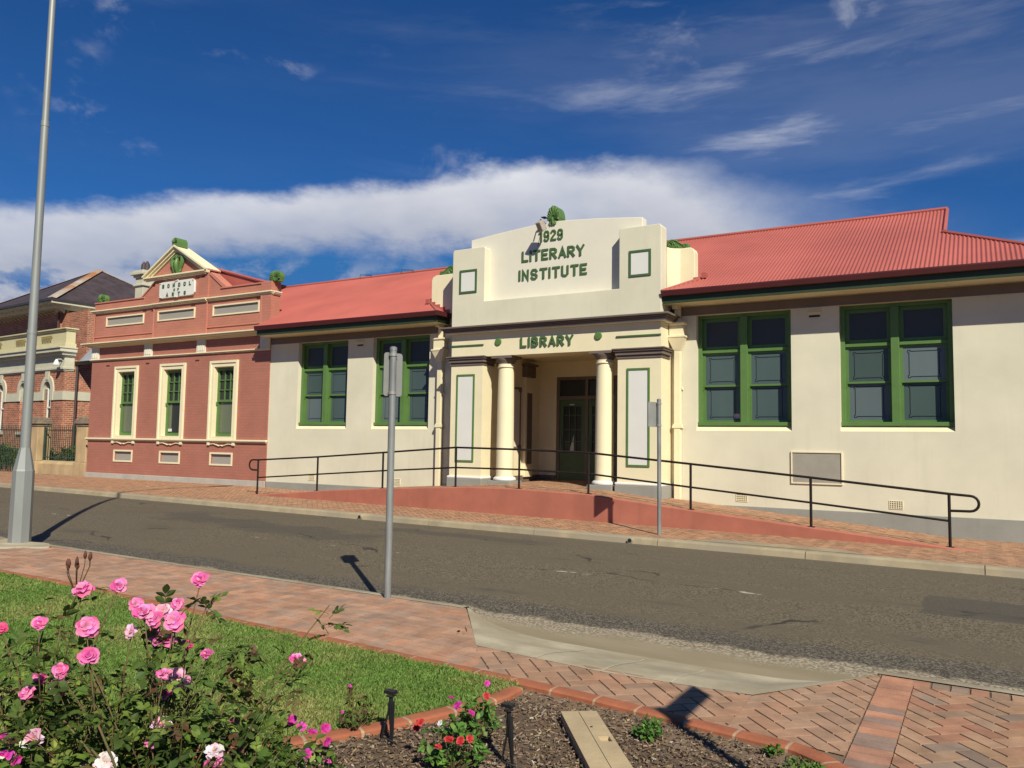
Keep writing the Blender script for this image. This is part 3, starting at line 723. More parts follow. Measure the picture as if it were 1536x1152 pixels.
# piers, panels, columns
for x0, x1 in ((PX0, -10.44), (-6.90, PX1)):
    p = MB().box(x0, x1, PF, W+.3, .82, 3.54).build('pier', CREAM2, lib)
    MB().box(x0-.0, x1+.0, PF-.0, W, 3.54, 3.733).build('pier_neck', CREAM2, p)
    mm = MB(); cornice(mm, x0, x1, PF, [(3.53, 3.56, .025), (3.60, 3.68, .05), (3.68, 3.72, .085), (3.72, 3.75, .11)])
    for z0, z1, q in [(3.53, 3.56, .025), (3.60, 3.68, .05), (3.68, 3.72, .085), (3.72, 3.75, .11)]: mm.box(x0-q, x0-.001, PF+.001, W-.12, z0, z1); mm.box(x1+.001, x1+q, PF+.001, W-.12, z0, z1)
    mm.box(x0-.012, x1+.012, PF-.012, W-.12, 3.562, 3.598)
    mm.build('pier_capital', TAUPE, p, bevel=.008)
    mm = MB(); mm.box(x0-.05, x1+.05, PF-.05, W-.1, .755, .825); mm.build('pier_base', WHITEP, p, bevel=.03)
    mm = MB(); mm.box(x0-.045, x1+.045, PF-.045, W-.1, .2, .757); mm.build('pier_plinth', GREY, p, bevel=.01)
    cx = -10.92 if x0 < -9 else -6.415
    f = frame_xz(MB(), cx-.265, cx+.265, 1.17, 3.31, .04, PF-.022, PF+.005).build('pier_panel', GREEN, lib)
    MB().box(cx-.225, cx+.225, PF-.006, PF+.004, 1.21, 3.27).build('panel_face', WHITEP, f)
for cx in (-9.915, -7.315):
    cy = 16.60; r0 = .21
    prof = [(r0*1.02, .83), (r0, .9), (r0*.995, 1.6), (r0*.96, 2.6), (r0*.90, 3.45)]
    c = MB().lathe(cx, cy, prof, 40).build('column', CREAM2, lib, smooth=True)
    mm = MB().lathe(cx, cy, [(.20, 3.45), (.215, 3.46), (.215, 3.485), (.195, 3.49), (.195, 3.54)], 40); mm.build('column_neck', CREAM2, c, smooth=True)
    mm = MB().lathe(cx, cy, [(.195, 3.54), (.20, 3.57), (.235, 3.615), (.255, 3.66), (.255, 3.675)], 40); mm.box(cx-.275, cx+.275, cy-.25, cy+.275, 3.676, 3.733); mm.build('column_capital', TAUPE, c, smooth=True)
    mm = MB().lathe(cx, cy, [(.25, .74), (.275, .755), (.28, .78), (.27, .805), (.24, .83), (.22, .835)], 40); mm.build('column_base', WHITEP, c, smooth=True)
    mm = MB().box(cx-.30, cx+.30, cy-.29, cy+.3, .4, .742); mm.build('column_plinth', GREY, c, bevel=.01)
# porch interior
IX0, IX1, IB = -10.5, -6.80, 19.4
m = MB(); m.box(IX0-.2, IX0, W+.3, IB, .5, 3.95).box(IX1, IX1+.2, W+.3, IB, .5, 3.95)
m.face([(IX0, IB, .5), (-9.98, IB, .5), (-9.98, IB, 3.46), (IX0, IB, 3.46)]); m.face([(-7.28, IB, .5), (IX1, IB, .5), (IX1, IB, 3.46), (-7.28, IB, 3.46)]); m.face([(IX0, IB, 3.46), (IX1, IB, 3.46), (IX1, IB, 3.95), (IX0, IB, 3.95)])
m.face([(-9.98, IB, .5), (-9.98, IB+.12, .5), (-9.98, IB+.12, 3.46), (-9.98, IB, 3.46)]); m.face([(-7.28, IB+.12, .5), (-7.28, IB, .5), (-7.28, IB, 3.46), (-7.28, IB+.12, 3.46)]); m.face([(-9.98, IB, 3.46), (-9.98, IB+.12, 3.46), (-7.28, IB+.12, 3.46), (-7.28, IB, 3.46)])
m.box(IX0-.2, IX1+.2, W+.001, IB+.1, 3.88, 3.95)
build_split(m, 'porch_wall', CREAM2, lib)
m = MB(); m.box(IX0, IX0+.10, 18.45, 18.85, .76, 3.40); m.build('porch_pilaster', CREAM2, lib, bevel=.01)
m = MB(); m.box(IX0, IX0+.16, 18.40, 18.9, 3.402, 3.70).box(IX0, IX0+.22, 18.35, 18.95, 3.702, 3.76); m.build('porch_bracket', TAUPE, lib, bevel=.02)
m = MB(); m.box(IX0+.1, IX0+.112, 18.52, 18.78, 1.1, 2.98); m.build('porch_strip', TAUPE, lib)
m = MB(); m.box(IX0, IX0+.03, W+.31, IB, .64, .80).box(IX0+.03, -9.98, IB-.03, IB-.001, .64, .80); build_split(m, 'porch_skirting', TAUPE, lib)
# doors
fr = MB(); ya, yb = IB+.03, IB+.119
fr.box(-9.98, -9.90, ya, yb, .66, 3.46).box(-7.36, -7.28, ya, yb, .66, 3.46).box(-9.90, -7.36, ya, yb, 3.38, 3.46).box(-9.90, -7.36, ya, yb, 2.84, 2.94)
for xm in (-9.09, -8.24): fr.box(xm-.045, xm+.045, ya, yb, .66, 2.84); fr.box(xm-.04, xm+.04, ya, yb, 2.94, 3.38)
fro = fr.build('door_frame', mat('grey_brown_frame', (.16, .13, .095), .5, .08, 4), lib)
for a, b in ((-9.90, -9.13), (-9.05, -8.28), (-8.20, -7.36)):
    MB().box(a, b, IB+.085, IB+.095, 2.94, 3.38).build('fanlight', DARKG, fro)
    d = MB(); y0, y1 = IB+.05, IB+.08
    d.box(a+.004, a+.12, y0, y1, .67, 2.83).box(b-.12, b-.004, y0, y1, .67, 2.83).box(a+.12, b-.12, y0, y1, .67, 1.40).box(a+.12, b-.12, y0, y1, 2.66, 2.83)
    for k in (1, 2): xx = lerp(a+.12, b-.12, k/3); d.box(xx-.011, xx+.011, y0+.004, y1, 1.40, 2.66)
    for k in (1, 2, 3): zz = lerp(1.40, 2.66, k/4+(.06 if k == 3 else .0)); d.box(a+.12, b-.12, y0+.006, y1, zz-.011, zz+.011)
    do = d.build('door', DOORG, lib)
    MB().box(a+.12, b-.12, IB+.082, IB+.088, 1.40, 2.66).build('glass', DARKG, do)
    mm = MB(); mm.tube([(a+.06, y0-.03, 1.45), (a+.06, y0-.05, 1.5), (a+.06, y0-.05, 1.8), (a+.06, y0-.03, 1.85)], .012, 6); mm.build('handle', GALV, do)
    if a > -9.1:
        mm = MB()
        for (u, z, w_, h_) in ((.42, 2.52, .2, .12), (.46, 2.02, .16, .2), (.30, 1.44, .14, .14), (.5, 2.3, .12, .16)): mm.box(a+u, a+u+w_, IB+.040, IB+.0445, z, z+h_)
        build_split(mm, 'notice', PAPER, do)
    else:
        mm = MB(); mm.prism([(a+.28, 1.42), (a+.42, 1.42), (a+.42, 1.9)], IB+.0765, IB+.0815); mm.box(a+.3, a+.44, IB+.044, IB+.0485, 2.69, 2.72); build_split(mm, 'notice', PAPER, do)
MB().box(-10.2, -7.0, IB+.135, IB+.16, .5, 3.6).build('dark_door_backing', DARKG, lib)  # dark sheet added behind the doors to block sky showing through the gaps
# windows of the two wings
def library_window(x0, x1, dark=False, sticker=False):
    yb = W+.145
    w_ = MB(); zb, zt = 2.11, 4.49; jw = .085; mx = (x0+x1)/2
    y0, y1 = yb-.005, yb+.165
    w_.box(x0, x0+jw, y0, y1, zb, zt).box(x1-jw, x1, y0, y1, zb, zt).box(x0+jw, x1-jw, y0, y1, zt-.07, zt).box(mx-.075, mx+.075, y0-.03, y1, zb, zt-.07)
    for a, b in ((x0+jw, mx-.075), (mx+.075, x1-jw)): w_.box(a, b, y0+.035, y1, 3.66, 3.725)
    w_.box(x0, x1, y0-.055, y0-.001, zb-.03, zb+.045)
    win = w_.build('window', GREEN, lib, bevel=.006)
    MB().prism([(W-.001, 1.97), (W-.001, 1.955), (W+.16, 2.05), (W+.16, 2.082)], x0-.0, x1+.0, 'yz').build('sill', CREAM2, win)
    for a, b in ((x0+jw, mx-.075), (mx+.075, x1-jw)):
        for (z0, z1, yy, top) in ((3.726, zt-.07, y0+.085, True), (2.925, 3.659, y0+.08, False), (zb, 2.985, y0+.125, False)):
            s = MB(); st = .075 if top else .055; br = .09 if z0 == zb else (.04 if not top else .075)
            s.box(a, a+st, yy, yy+.03, z0, z1).box(b-st, b, yy, yy+.03, z0, z1).box(a+st, b-st, yy, yy+.03, z0, z0+br).box(a+st, b-st, yy, yy+.03, z1-(.075 if top else .04), z1)
            if z0 == 2.925: s.box(a, a+.03, yy-.02, yy-.001, 2.86, 2.92)
            s.build('sash', SHADG if False else GREEN, win)
            P = MB().box(a+st, b-st, yy+.015, yy+.02, z0+br, z1-.04); P.build('pane', TOPG if top else (BLIND, BLIND_REFL2, BLIND, BLIND_REFL3)[(int(abs(a)*10)+(1 if z0 == zb else 0)*2) % 4], win)
            if not top:
                q = MB(); xa, xb, za, zb_ = a+st+.085, b-st-.085, z0+br+.055, z1-.105; nt_ = .045; t_ = .0065
                pts = [(xa+nt_, za+.02), (xb-nt_, za+.02), (xb-nt_, za), (xb, za), (xb, za+nt_), (xb-.02, za+nt_), (xb-.02, zb_-nt_), (xb, zb_-nt_), (xb, zb_), (xb-nt_, zb_), (xb-nt_, zb_-.02), (xa+nt_, zb_-.02), (xa+nt_, zb_), (xa, zb_), (xa, zb_-nt_), (xa+.02, zb_-nt_), (xa+.02, za+nt_), (xa, za+nt_), (xa, za), (xa+nt_, za)]
                q.tube([(u, yy+.012, v) for u, v in pts]+[(pts[0][0], yy+.012, pts[0][1])], t_, 4, cap=False); q.build('leadlight', LEADL, win)
    if sticker: MB().box(mx-.25, mx-.10, yb+.128, yb+.134, 2.24, 2.34).build('sticker', PINKS, win)
library_window(*LW[0][:2]); library_window(*LW[1][:2]); library_window(*RW[0][:2], sticker=True); library_window(*RW[1][:2])
# rainwater heads and pipes
def downpipe(xa, foot):
    m = MB(); m.box(xa, xa+.14, W-.14, W-.02, foot, 3.95); p = m.build('downpipe', CREAM2, lib, bevel=.01)
    cx = xa+.07; cy = W-.10
    q = MB()
    def ring(w, d, z): return [(cx-w, cy-d, z), (cx+w, cy-d, z), (cx+w, W-.018, z), (cx-w, W-.018, z)]
    lv = [(.075, .045, 3.72), (.19, .13, 4.0), (.205, .14, 4.005), (.205, .14, 4.04), (.155, .10, 4.05), (.155, .10, 4.27), (.20, .13, 4.30), (.20, .13, 4.335)]
    i = len(q.v)
    for w, d, z in lv: q.v += ring(w, d, z)
    for k in range(len(lv)-1):
        for a in range(4): q.f.append([i+4*k+a, i+4*k+(a+1) % 4, i+4*k+4+(a+1) % 4, i+4*k+4+a]); q.c.append(None)
    q.f.append([i+4*(len(lv)-1)+a for a in range(4)]); q.c.append(None)
    q.build('rainwater_head', CREAM2, p)
    q = MB(); q.box(cx-.06, cx+.06, W-.13, W-.03, 4.30, 4.72); q.box(cx-.06, cx+.06, W-.28, W-.13, 4.62, 4.70); q.build('spout', CREAM2, p)
    q = MB(); q.box(xa-.035, xa+.175, W-.155, W-.02, 2.02, 2.07).box(xa-.02, xa+.16, W-.15, W-.02, 2.07, 2.11); q.box(xa+.15, xa+.18, W-.06, W-.02, 2.86, 2.92); build_split(q, 'pipe_collar', CREAM2, p)
downpipe(-5.79, .3); downpipe(-12.17, .35)
# air vents, hooded vents, foundation tablet
for x0 in (-4.48, -1.56, -13.62, -16.7):
    m = MB(); z0 = .49; frame_xz(m, x0, x0+.24, z0, z0+.16, .012, W-.012, W+.004)
    for k in range(1, 6): m.box(x0+.04*k-.007, x0+.04*k+.007, W-.009, W+.003, z0+.012, z0+.148)
    for k in range(1, 4): m.box(x0+.012, x0+.228, W-.0075, W+.003, z0+.04*k-.007, z0+.04*k+.007)
    v = m.build('air_vent', CREAM2, lib); MB().box(x0+.01, x0+.23, W-.003, W+.002, z0+.01, z0+.15).build('vent_hole', LEADL, v)
for x0 in (-3.0, -15.03, -19.):
    if x0 < -18.5: continue
    m = MB(); m.box(x0, x0+.25, W-.012, W+.005, 4.32, 4.42); m.prism([(W+.002, 4.42), (W-.09, 4.36), (W-.09, 4.37), (W+.002, 4.44)], x0-.01, x0+.26, 'yz')
    v = m.build('hooded_vent', CREAM2, lib); MB().box(x0+.02, x0+.23, W-.018, W-.0125, 4.285, 4.325).build('vent_hole', LEADL, v)
f = frame_xz(MB(), -3.36, -2.38, .91, 1.56, .025, W-.03, W+.004).build('foundation_tablet', CREAM2, lib); MB().box(-3.335, -2.405, W-.012, W+.003, .935, 1.535).build('tablet_face', mat('taupe_tablet', (.295, .27, .225), .7, .08, 4, bump=.15), f)
m = MB(); m.box(IX0+.0, IX0+.03, 17.55, 18.25, 1.55, 3.05); nbp = m.build('noticeboard', PANELW, lib)
m = MB()
for (ya_, yb_, za, zb_) in ((17.52, 18.28, 1.50, 1.555), (17.52, 18.28, 3.05, 3.10), (17.50, 17.552, 1.50, 3.10), (18.25, 18.30, 1.50, 3.10)): m.box(IX0, IX0+.045, ya_, yb_, za, zb_)
for ya_ in (17.49, 18.19):
    for za in (1.48, 2.99): m.box(IX0, IX0+.055, ya_, ya_+.12, za, za+.12)
build_split(m, 'noticeboard_frame', TAUPE, nbp)
# carved finials
def palmette(name, cx, y0, z0, w, h, depth, parent, back=None, base=True):
    """upright fan ornament: separate carved petals standing off a deep solid back, over two scrolls"""
    body = MB(); n = 26; out = []; k0 = .99
    for k in range(n+1):
        a = math.pi*k/n; sn = max(0., math.sin(a))
        out.append((cx-math.cos(a)*w/2*k0, z0+h*.40+(sn**.9)*h*.56*k0))
    out = out[::-1]; foot = .26 if h > w else .44
    out += [(cx-w*foot, z0+h*.1), (cx-w*foot, z0), (cx+w*foot, z0), (cx+w*foot, z0+h*.1)]
    body.prism(out, y0+.035, y0+depth)
    o = body.build(name, GREEN, parent, bevel=.008)
    N_ = 11; c0 = Vector((cx, y0+.02, z0+h*.36)); q_ = min(w, h)
    for k in range(N_):
        a = math.pi*(-.04+1.08*k/(N_-1)); d = Vector((-math.cos(a), 0, math.sin(a))); 
        L_ = 1/math.sqrt((d.x/(w*.5))**2+(d.z/(h*.62))**2); rr = L_*math.pi/N_*.40
        rb = MB(); rb.tube([c0+d*L_*.25, c0+d*L_*.55+Vector((0, -.012, 0)), c0+d*L_*.78+Vector((0, -.012, 0)), c0+d*L_*.88+Vector((0, .0, 0)), c0+d*L_*.92+Vector((0, .02, 0))], [rr*.3, rr*.62, rr, rr*.95, rr*.35], 8)
        rb.build('petal', GREEN, o, smooth=True)
    for s in (-1, 1):
        rb = MB(); sp = [(cx+s*(w*.17+w*.12*(1-t)*math.cos(t*9)), y0+.0, z0+h*.14+h*.11*(1-t*.8)*math.sin(t*9)) for t in [i/12 for i in range(13)]]
        rb.tube(sp, q_*.035, 6); rb.build('scroll', GREEN, o, smooth=True)
    rb = MB(); rb.tube([(cx, y0+.01, z0+h*.06), (cx, y0-.02, z0+h*.2), (cx, y0-.02, z0+h*.4)], [q_*.05, q_*.07, q_*.04], 8); rb.build('bud', GREEN, o, smooth=True)
    return o
palmette('finial', -8.68, 16.57, 6.80, .34, .53, .34, lib)
def scroll(cx, z0, s, parent, yy=W+.02):
    m = MB()
    P = [(-.27, 0), (.27, 0), (.275, .05), (.25, .1), (.20, .105), (.13, .1), (.06, .15), (-.02, .21), (-.12, .235), (-.21, .21), (-.265, .14)]
    pts = [(cx+s*a, z0+b) for a, b in P]
    m.prism(pts if s > 0 else pts[::-1], yy, yy+.16); o = m.build('scroll_ornament', GREEN, parent, bevel=.006)
    r = MB()
    r.tube([(cx+s*(-.14+.085*(1-t*.75)*math.cos(t*11)), yy-.008, z0+.115+.085*(1-t*.75)*math.sin(t*11)) for t in [i/16 for i in range(17)]], .014, 6)
    r.tube([(cx+s*(.2+.045*(1-t*.75)*math.cos(3+t*9)), yy-.008, z0+.055+.04*(1-t*.75)*math.sin(3+t*9)) for t in [i/10 for i in range(11)]], .011, 6)
    r.tube([(cx+s*a, yy-.006, z0+b) for a, b in ((-.12, .215), (-.02, .19), (.06, .13), (.14, .075), (.2, .09))], .012, 6)
    r.tube([(cx+s*a, yy-.006, z0+b) for a, b in ((-.05, .02), (-.03, .09), (-.0, .03), (.02, .08), (.05, .02))], .009, 5)
    r.build('carving', GREEN, o, smooth=True)
scroll(-5.78, 6.022, 1, lib); scroll(-12.0, 6.042, -1, lib)
# floodlight fixed over the date
fl = thing('floodlight', (-8.84, 16.58, 6.9), 'small beige floodlight hanging in front of the date on the library parapet', 'light')
m = MB(); m.box(-.07, .08, -.12, .06, -.12, .12); bo = m.build('lamp_body', FLOODM, fl, local=True, bevel=.02); bo.rotation_euler = (R(35), 0, R(-12)); bo.location = (.02, -.30, -.14)
MB().tube([(-.09, .06, .04), (-.09, -.16, .05), (-.02, -.28, -.03)], .014, 6).build('bracket', BLACKM, fl, local=True)
MB().box(-.05, .06, -.21, -.05, .085, .10).build('visor', BLACKM, fl, local=True)
MB().tube([(-.04, -.2, -.22), (-.16, -.06, -.36), (-.24, .0, -.55)], .006, 5).build('cable', BLACKM, fl, local=True)

# ------------------------------------------------------------------ THE BRICK HALL
hall = thing('hall_building', (-22.9, 17, .24), 'red painted brick hall with cream trim, three tall windows and a pedimented parapet', 'building')
B = 16.97; HX0, HX1 = -27.4, -18.43
m = MB(); WC = (-25.345, -22.885, -20.41)
wall_holes(m, HX0, HX1, .1, 4.34, B, [(c-.45, c+.45, 1.71, 3.90) for c in WC]+[(c-.455, c+.455, .85, 1.17) for c in WC], .2)
m.face([(HX1, B, .1), (HX1, B+.05, .1), (HX1, B+.05, 4.9), (HX1, B, 4.9)]); m.face([(HX0, 26, .1), (HX0, B, .1), (HX0, B, 6.3), (HX0, 26, 6.3)])
m.face([(HX0, B, 4.34), (HX1, B, 4.34), (HX1, B, 4.82), (HX0, B, 4.82)])
build_split(m, 'wall', PBRICK, hall)
m = MB(); m.box(HX0-.03, HX1, B-.03, B+.02, .0, .40); build_split(m, 'plinth', mat('pale_plinth', (.40, .37, .32), .75, .12, 2, dirt=.3), hall, bevel=.01)
# parapet with raised centre bay and sloped shoulders
m = MB(); PB = B+.0; D2 = B+.31
holes = [(-26.62, -24.61, 5.58, 5.85), (-23.72, -21.93, 5.58, 5.85), (-21.02, -19.01, 5.58, 5.85)]
m.prism([(HX0, 4.95), (HX1, 4.95), (HX1, 6.40), (HX0, 6.40)], B+.03, D2)
m2_ = MB(); wall_holes(m, HX0, -24.0, 4.95, 6.40, B, [holes[0]], .025); wall_holes(m, -21.32, HX1, 4.95, 6.40, B, [holes[2]], .025); wall_holes(m, -24.0, -21.32, 4.95, 6.95, B-.04, [holes[1]], .06)
m.face([(HX0, B, 6.40), (-24.0, B, 6.40), (-24.0, D2, 6.40), (HX0, D2, 6.40)]); m.face([(-21.32, B, 6.40), (HX1, B, 6.40), (HX1, D2, 6.40), (-21.32, D2, 6.40)])
m.face([(HX1, B, 4.95), (HX1, B+.03, 4.95), (HX1, B+.03, 6.4), (HX1, B, 6.4)])
m.face([(-21.32, B-.04, 4.95), (-21.32, B, 4.95), (-21.32, B, 6.95), (-21.32, B-.04, 6.95)]); m.face([(-24., B, 4.95), (-24., B-.04, 4.95), (-24., B-.04, 6.95), (-24., B, 6.95)])
m.prism([(-24.0, 6.41), (-21.32, 6.41), (-21.32, 6.95), (-22.92, 7.82), (-24.0, 6.95)], B+.0, D2-.02)
m.prism([(-21.32, 6.402), (-20.62, 6.402), (-21.32, 6.90)], B+.01, B+.25); m.prism([(-24.0, 6.402), (-24.0, 6.90), (-24.75, 6.402)], B+.01, B+.25)
m.build('parapet', PBRICK2, hall)
m = MB()      # thin coping, pilaster strips, string course in the same paint
m.box(HX0-.0, -24.6, B-.035, D2+.02, 6.40, 6.44).box(-20.75, HX1+.0, B-.035, D2+.02, 6.40, 6.44)
m.prism([(-21.34, 6.94), (-20.60, 6.40), (-20.45, 6.40), (-20.45, 6.44), (-21.22, 6.98)], B-.02, D2); m.prism([(-24.0, 6.95), (-24.0, 6.99), (-24.80, 6.44), (-24.76, 6.40)], B-.02, D2)
m.box(HX0-.0, HX1, B-.03, B-.001, 5.17, 5.21)
for xv in (-24.0, -21.32, HX0+.08, HX1-.42): m.box(xv-.03, xv+.03, B-.055, B-.0405, 4.97, 6.04)
build_split(m, 'coping', REDP, hall, bevel=.006)
m = MB(); m.box(HX1-.42, HX1+.0, B-.05, B-.001, 4.97, 6.02).box(HX1-.44, HX1+.012, B-.06, D2+.02, 6.14, 6.42); build_split(m, 'end_pier', PBRICK2, hall)
m = MB()
for z0, z1, p in ((6.03, 6.065, .05), (6.065, 6.10, .09), (6.10, 6.14, .12)): m.box(HX0-p, HX1+p*.6, B-p, B-.0005, z0, z1); m.box(-24.02, -21.30, B-p-.04, B-p-.0005, z0, z1); m.box(HX1+.0005, HX1+p*.8, B, D2, z0, z1)
m.build('string_moulding', CREAM2, hall, bevel=.008)
# pediment
m = MB()
for z0, z1, p in ((6.935, 6.975, .06), (6.975, 7.01, .11), (7.01, 7.06, .15)): m.box(-24.42-p*.3, -21.42+p*.3, B-p-.04, B-.041, z0, z1)
m.build('pediment_bed_moulding', CREAM2, hall, bevel=.006)
m = MB(); m.prism([(-24.3, 7.06), (-21.5, 7.06), (-22.92, 7.9)], B-.014, B-.002); m.build('pediment_face', PBRICK2, hall)
apx, apz = -22.92, 8.03
for s in (-1, 1):
    m = MB(); ex = apx+s*1.62; ez = 7.10
    for off, y0, th in ((0, B-.20, .05), (.05, B-.13, .08)):
        P = [(apx, apz-off), (ex, ez-off), (ex-s*.02, ez-off-th), (apx, apz-off-th*1.2)]
        m.prism(P if s < 0 else P[::-1], y0, B+.42 if off == 0 else B+.0)
    m.prism([(apx, apz-.13), (ex-s*.3, ez+.045), (ex-s*.36, ez-.01), (apx, apz-.21)][::(1 if s < 0 else -1)], B-.07, B-.001)
    m.build('raking_cornice', CREAM2, hall)
m = MB(); m.prism([(apx+1.62, 7.06), (apx+1.62, 7.10), (apx+1.5, 7.16), (apx+1.3, 7.06)], B-.10, B+.40); m.build('pediment_end', REDP, hall)
# shell emblem in the pediment
m = MB()
for k in range(9):
    a = R(-60+k*37.5); rr = .17
for s in (-1, 1):
    m.tube([(apx+.07+s*.10, B-.06, 7.10), (apx+.07+s*.17, B-.08, 7.28), (apx+.07+s*.26, B-.08, 7.46), (apx+.07+s*.24, B-.07, 7.60), (apx+.07+s*.12, B-.06, 7.66)], [.05, .065, .075, .07, .05], 8)
    m.tube([(apx+.07+s*.06, B-.06, 7.12), (apx+.07+s*.16, B-.07, 7.16), (apx+.07+s*.2, B-.06, 7.24)], [.05, .05, .02], 8)
m.tube([(apx+.07, B-.05, 7.1), (apx+.07, B-.10, 7.22), (apx+.07, B-.13, 7.42), (apx+.07, B-.08, 7.58)], [.05, .08, .10, .05], 10)
for k in range(5): a = R(30+30*k); m.tube([(apx+.07+.12*math.cos(a), B-.05, 7.58+.04*math.sin(a)), (apx+.07+.2*math.cos(a), B-.07, 7.6+.12*math.sin(a))], [.03, .045], 6)
m.build('emblem', GREEN, hall, smooth=True)
# barrel finial on the apex, quarter finials at the ends
m = MB(); P = [(apx-.14, apz-.06), (apx+.14, apz-.06)]+[(apx+.14*math.cos(R(a)), apz+.09+.16*math.sin(R(a))) for a in range(0, 181, 15)]
m.prism(P, B-.16, B+.24); fo = m.build('finial', GREEN, hall, bevel=.008)
r = MB()
for k in range(7): a = R(10+k*26.6); r.tube([(apx+.03*math.cos(a), B-.175, apz+.08+.03*math.sin(a)), (apx+.13*math.cos(a), B-.18, apz+.09+.13*math.sin(a))], [.008, .018], 6)
r.build('carving', GREEN, fo, smooth=True)
palmette('finial', -18.38, B-.0, 6.42, .50, .36, .20, hall); palmette('finial', -27.1, B-.0, 6.44, .46, .32, .20, hall)
# plaque
m = MB(); c = .09
m.prism([(-23.66+c, 6.29), (-21.93-c, 6.29), (-21.90, 6.29+c), (-21.90, 6.83-c), (-21.93-c, 6.83), (-23.66+c, 6.83), (-23.68, 6.83-c), (-23.68, 6.29+c)], B-.11, B-.04)
pq = m.build('name_plaque', WHITEP, hall, bevel=.012)
m = MB()
for sx in (-23.62, -21.96):
    for sz in (6.33, 6.79): m.lathe(0, 0, [(.05, 0), (.05, .02), (.02, .03)], 10) if False else m.tube([(sx-.03, B-.12, sz), (sx+.03, B-.115, sz)], .018, 8)
m.tube([(-22.88, B-.12, 6.80), (-22.72, B-.115, 6.84)], .02, 8); m.tube([(-22.88, B-.12, 6.30), (-22.72, B-.115, 6.28)], .018, 8)
m.build('plaque_scrollwork', WHITEP, pq, smooth=True)
m = MB(); text(m, 'SCHOOL', -23.52, -22.06, 6.615, .135, B-.11, .012, .27, ); m.build('lettering', LEADG, pq); m = MB(); text(m, 'OF', -22.93, -22.66, 6.485, .09, B-.11, .012, .27); m.build('lettering', LEADG, pq); m = MB(); text(m, 'ARTS', -23.30, -22.30, 6.325, .125, B-.11, .012, .27)
m.build('lettering', LEADG, pq)
# main cornice, frieze blocks, architrave, sill course
m = MB()
for z0, z1, p in ((4.80, 4.83, .07), (4.83, 4.87, .14), (4.87, 4.91, .26), (4.91, 4.95, .30)): m.box(HX0-p, HX1-.02, B-p, B+.002, z0, z1); m.box(HX0-p, HX0-.001, B+.0025, B+.6, z0, z1)
m.build('main_cornice', CREAM2, hall, bevel=.01)
m = MB()
for c in (HX0+.22, -24.21, -21.53, -18.63):
    m.box(c-.2, c+.2, B-.05, B-.001, 4.395, 4.80)
    for k in (-1, 0, 1): m.box(c+k*.105-.025, c+k*.105+.025, B-.066, B-.0505, 4.45, 4.64)
build_split(m, 'frieze_block', PANELW, hall)
m = MB(); m.box(HX0-.05, HX1+.0, B-.045, B-.001, 4.33, 4.36).box(HX0-.08, HX1+.0, B-.075, B-.001, 4.36, 4.392); m.build('architrave', CREAM2, hall, bevel=.006)
m = MB(); m.box(HX0-.07, HX1+.04, B-.09, B-.001, 1.565, 1.62).box(HX0-.04, HX1+.02, B-.055, B-.001, 1.525, 1.565); m.build('sill_course', CREAM2, hall, bevel=.012)
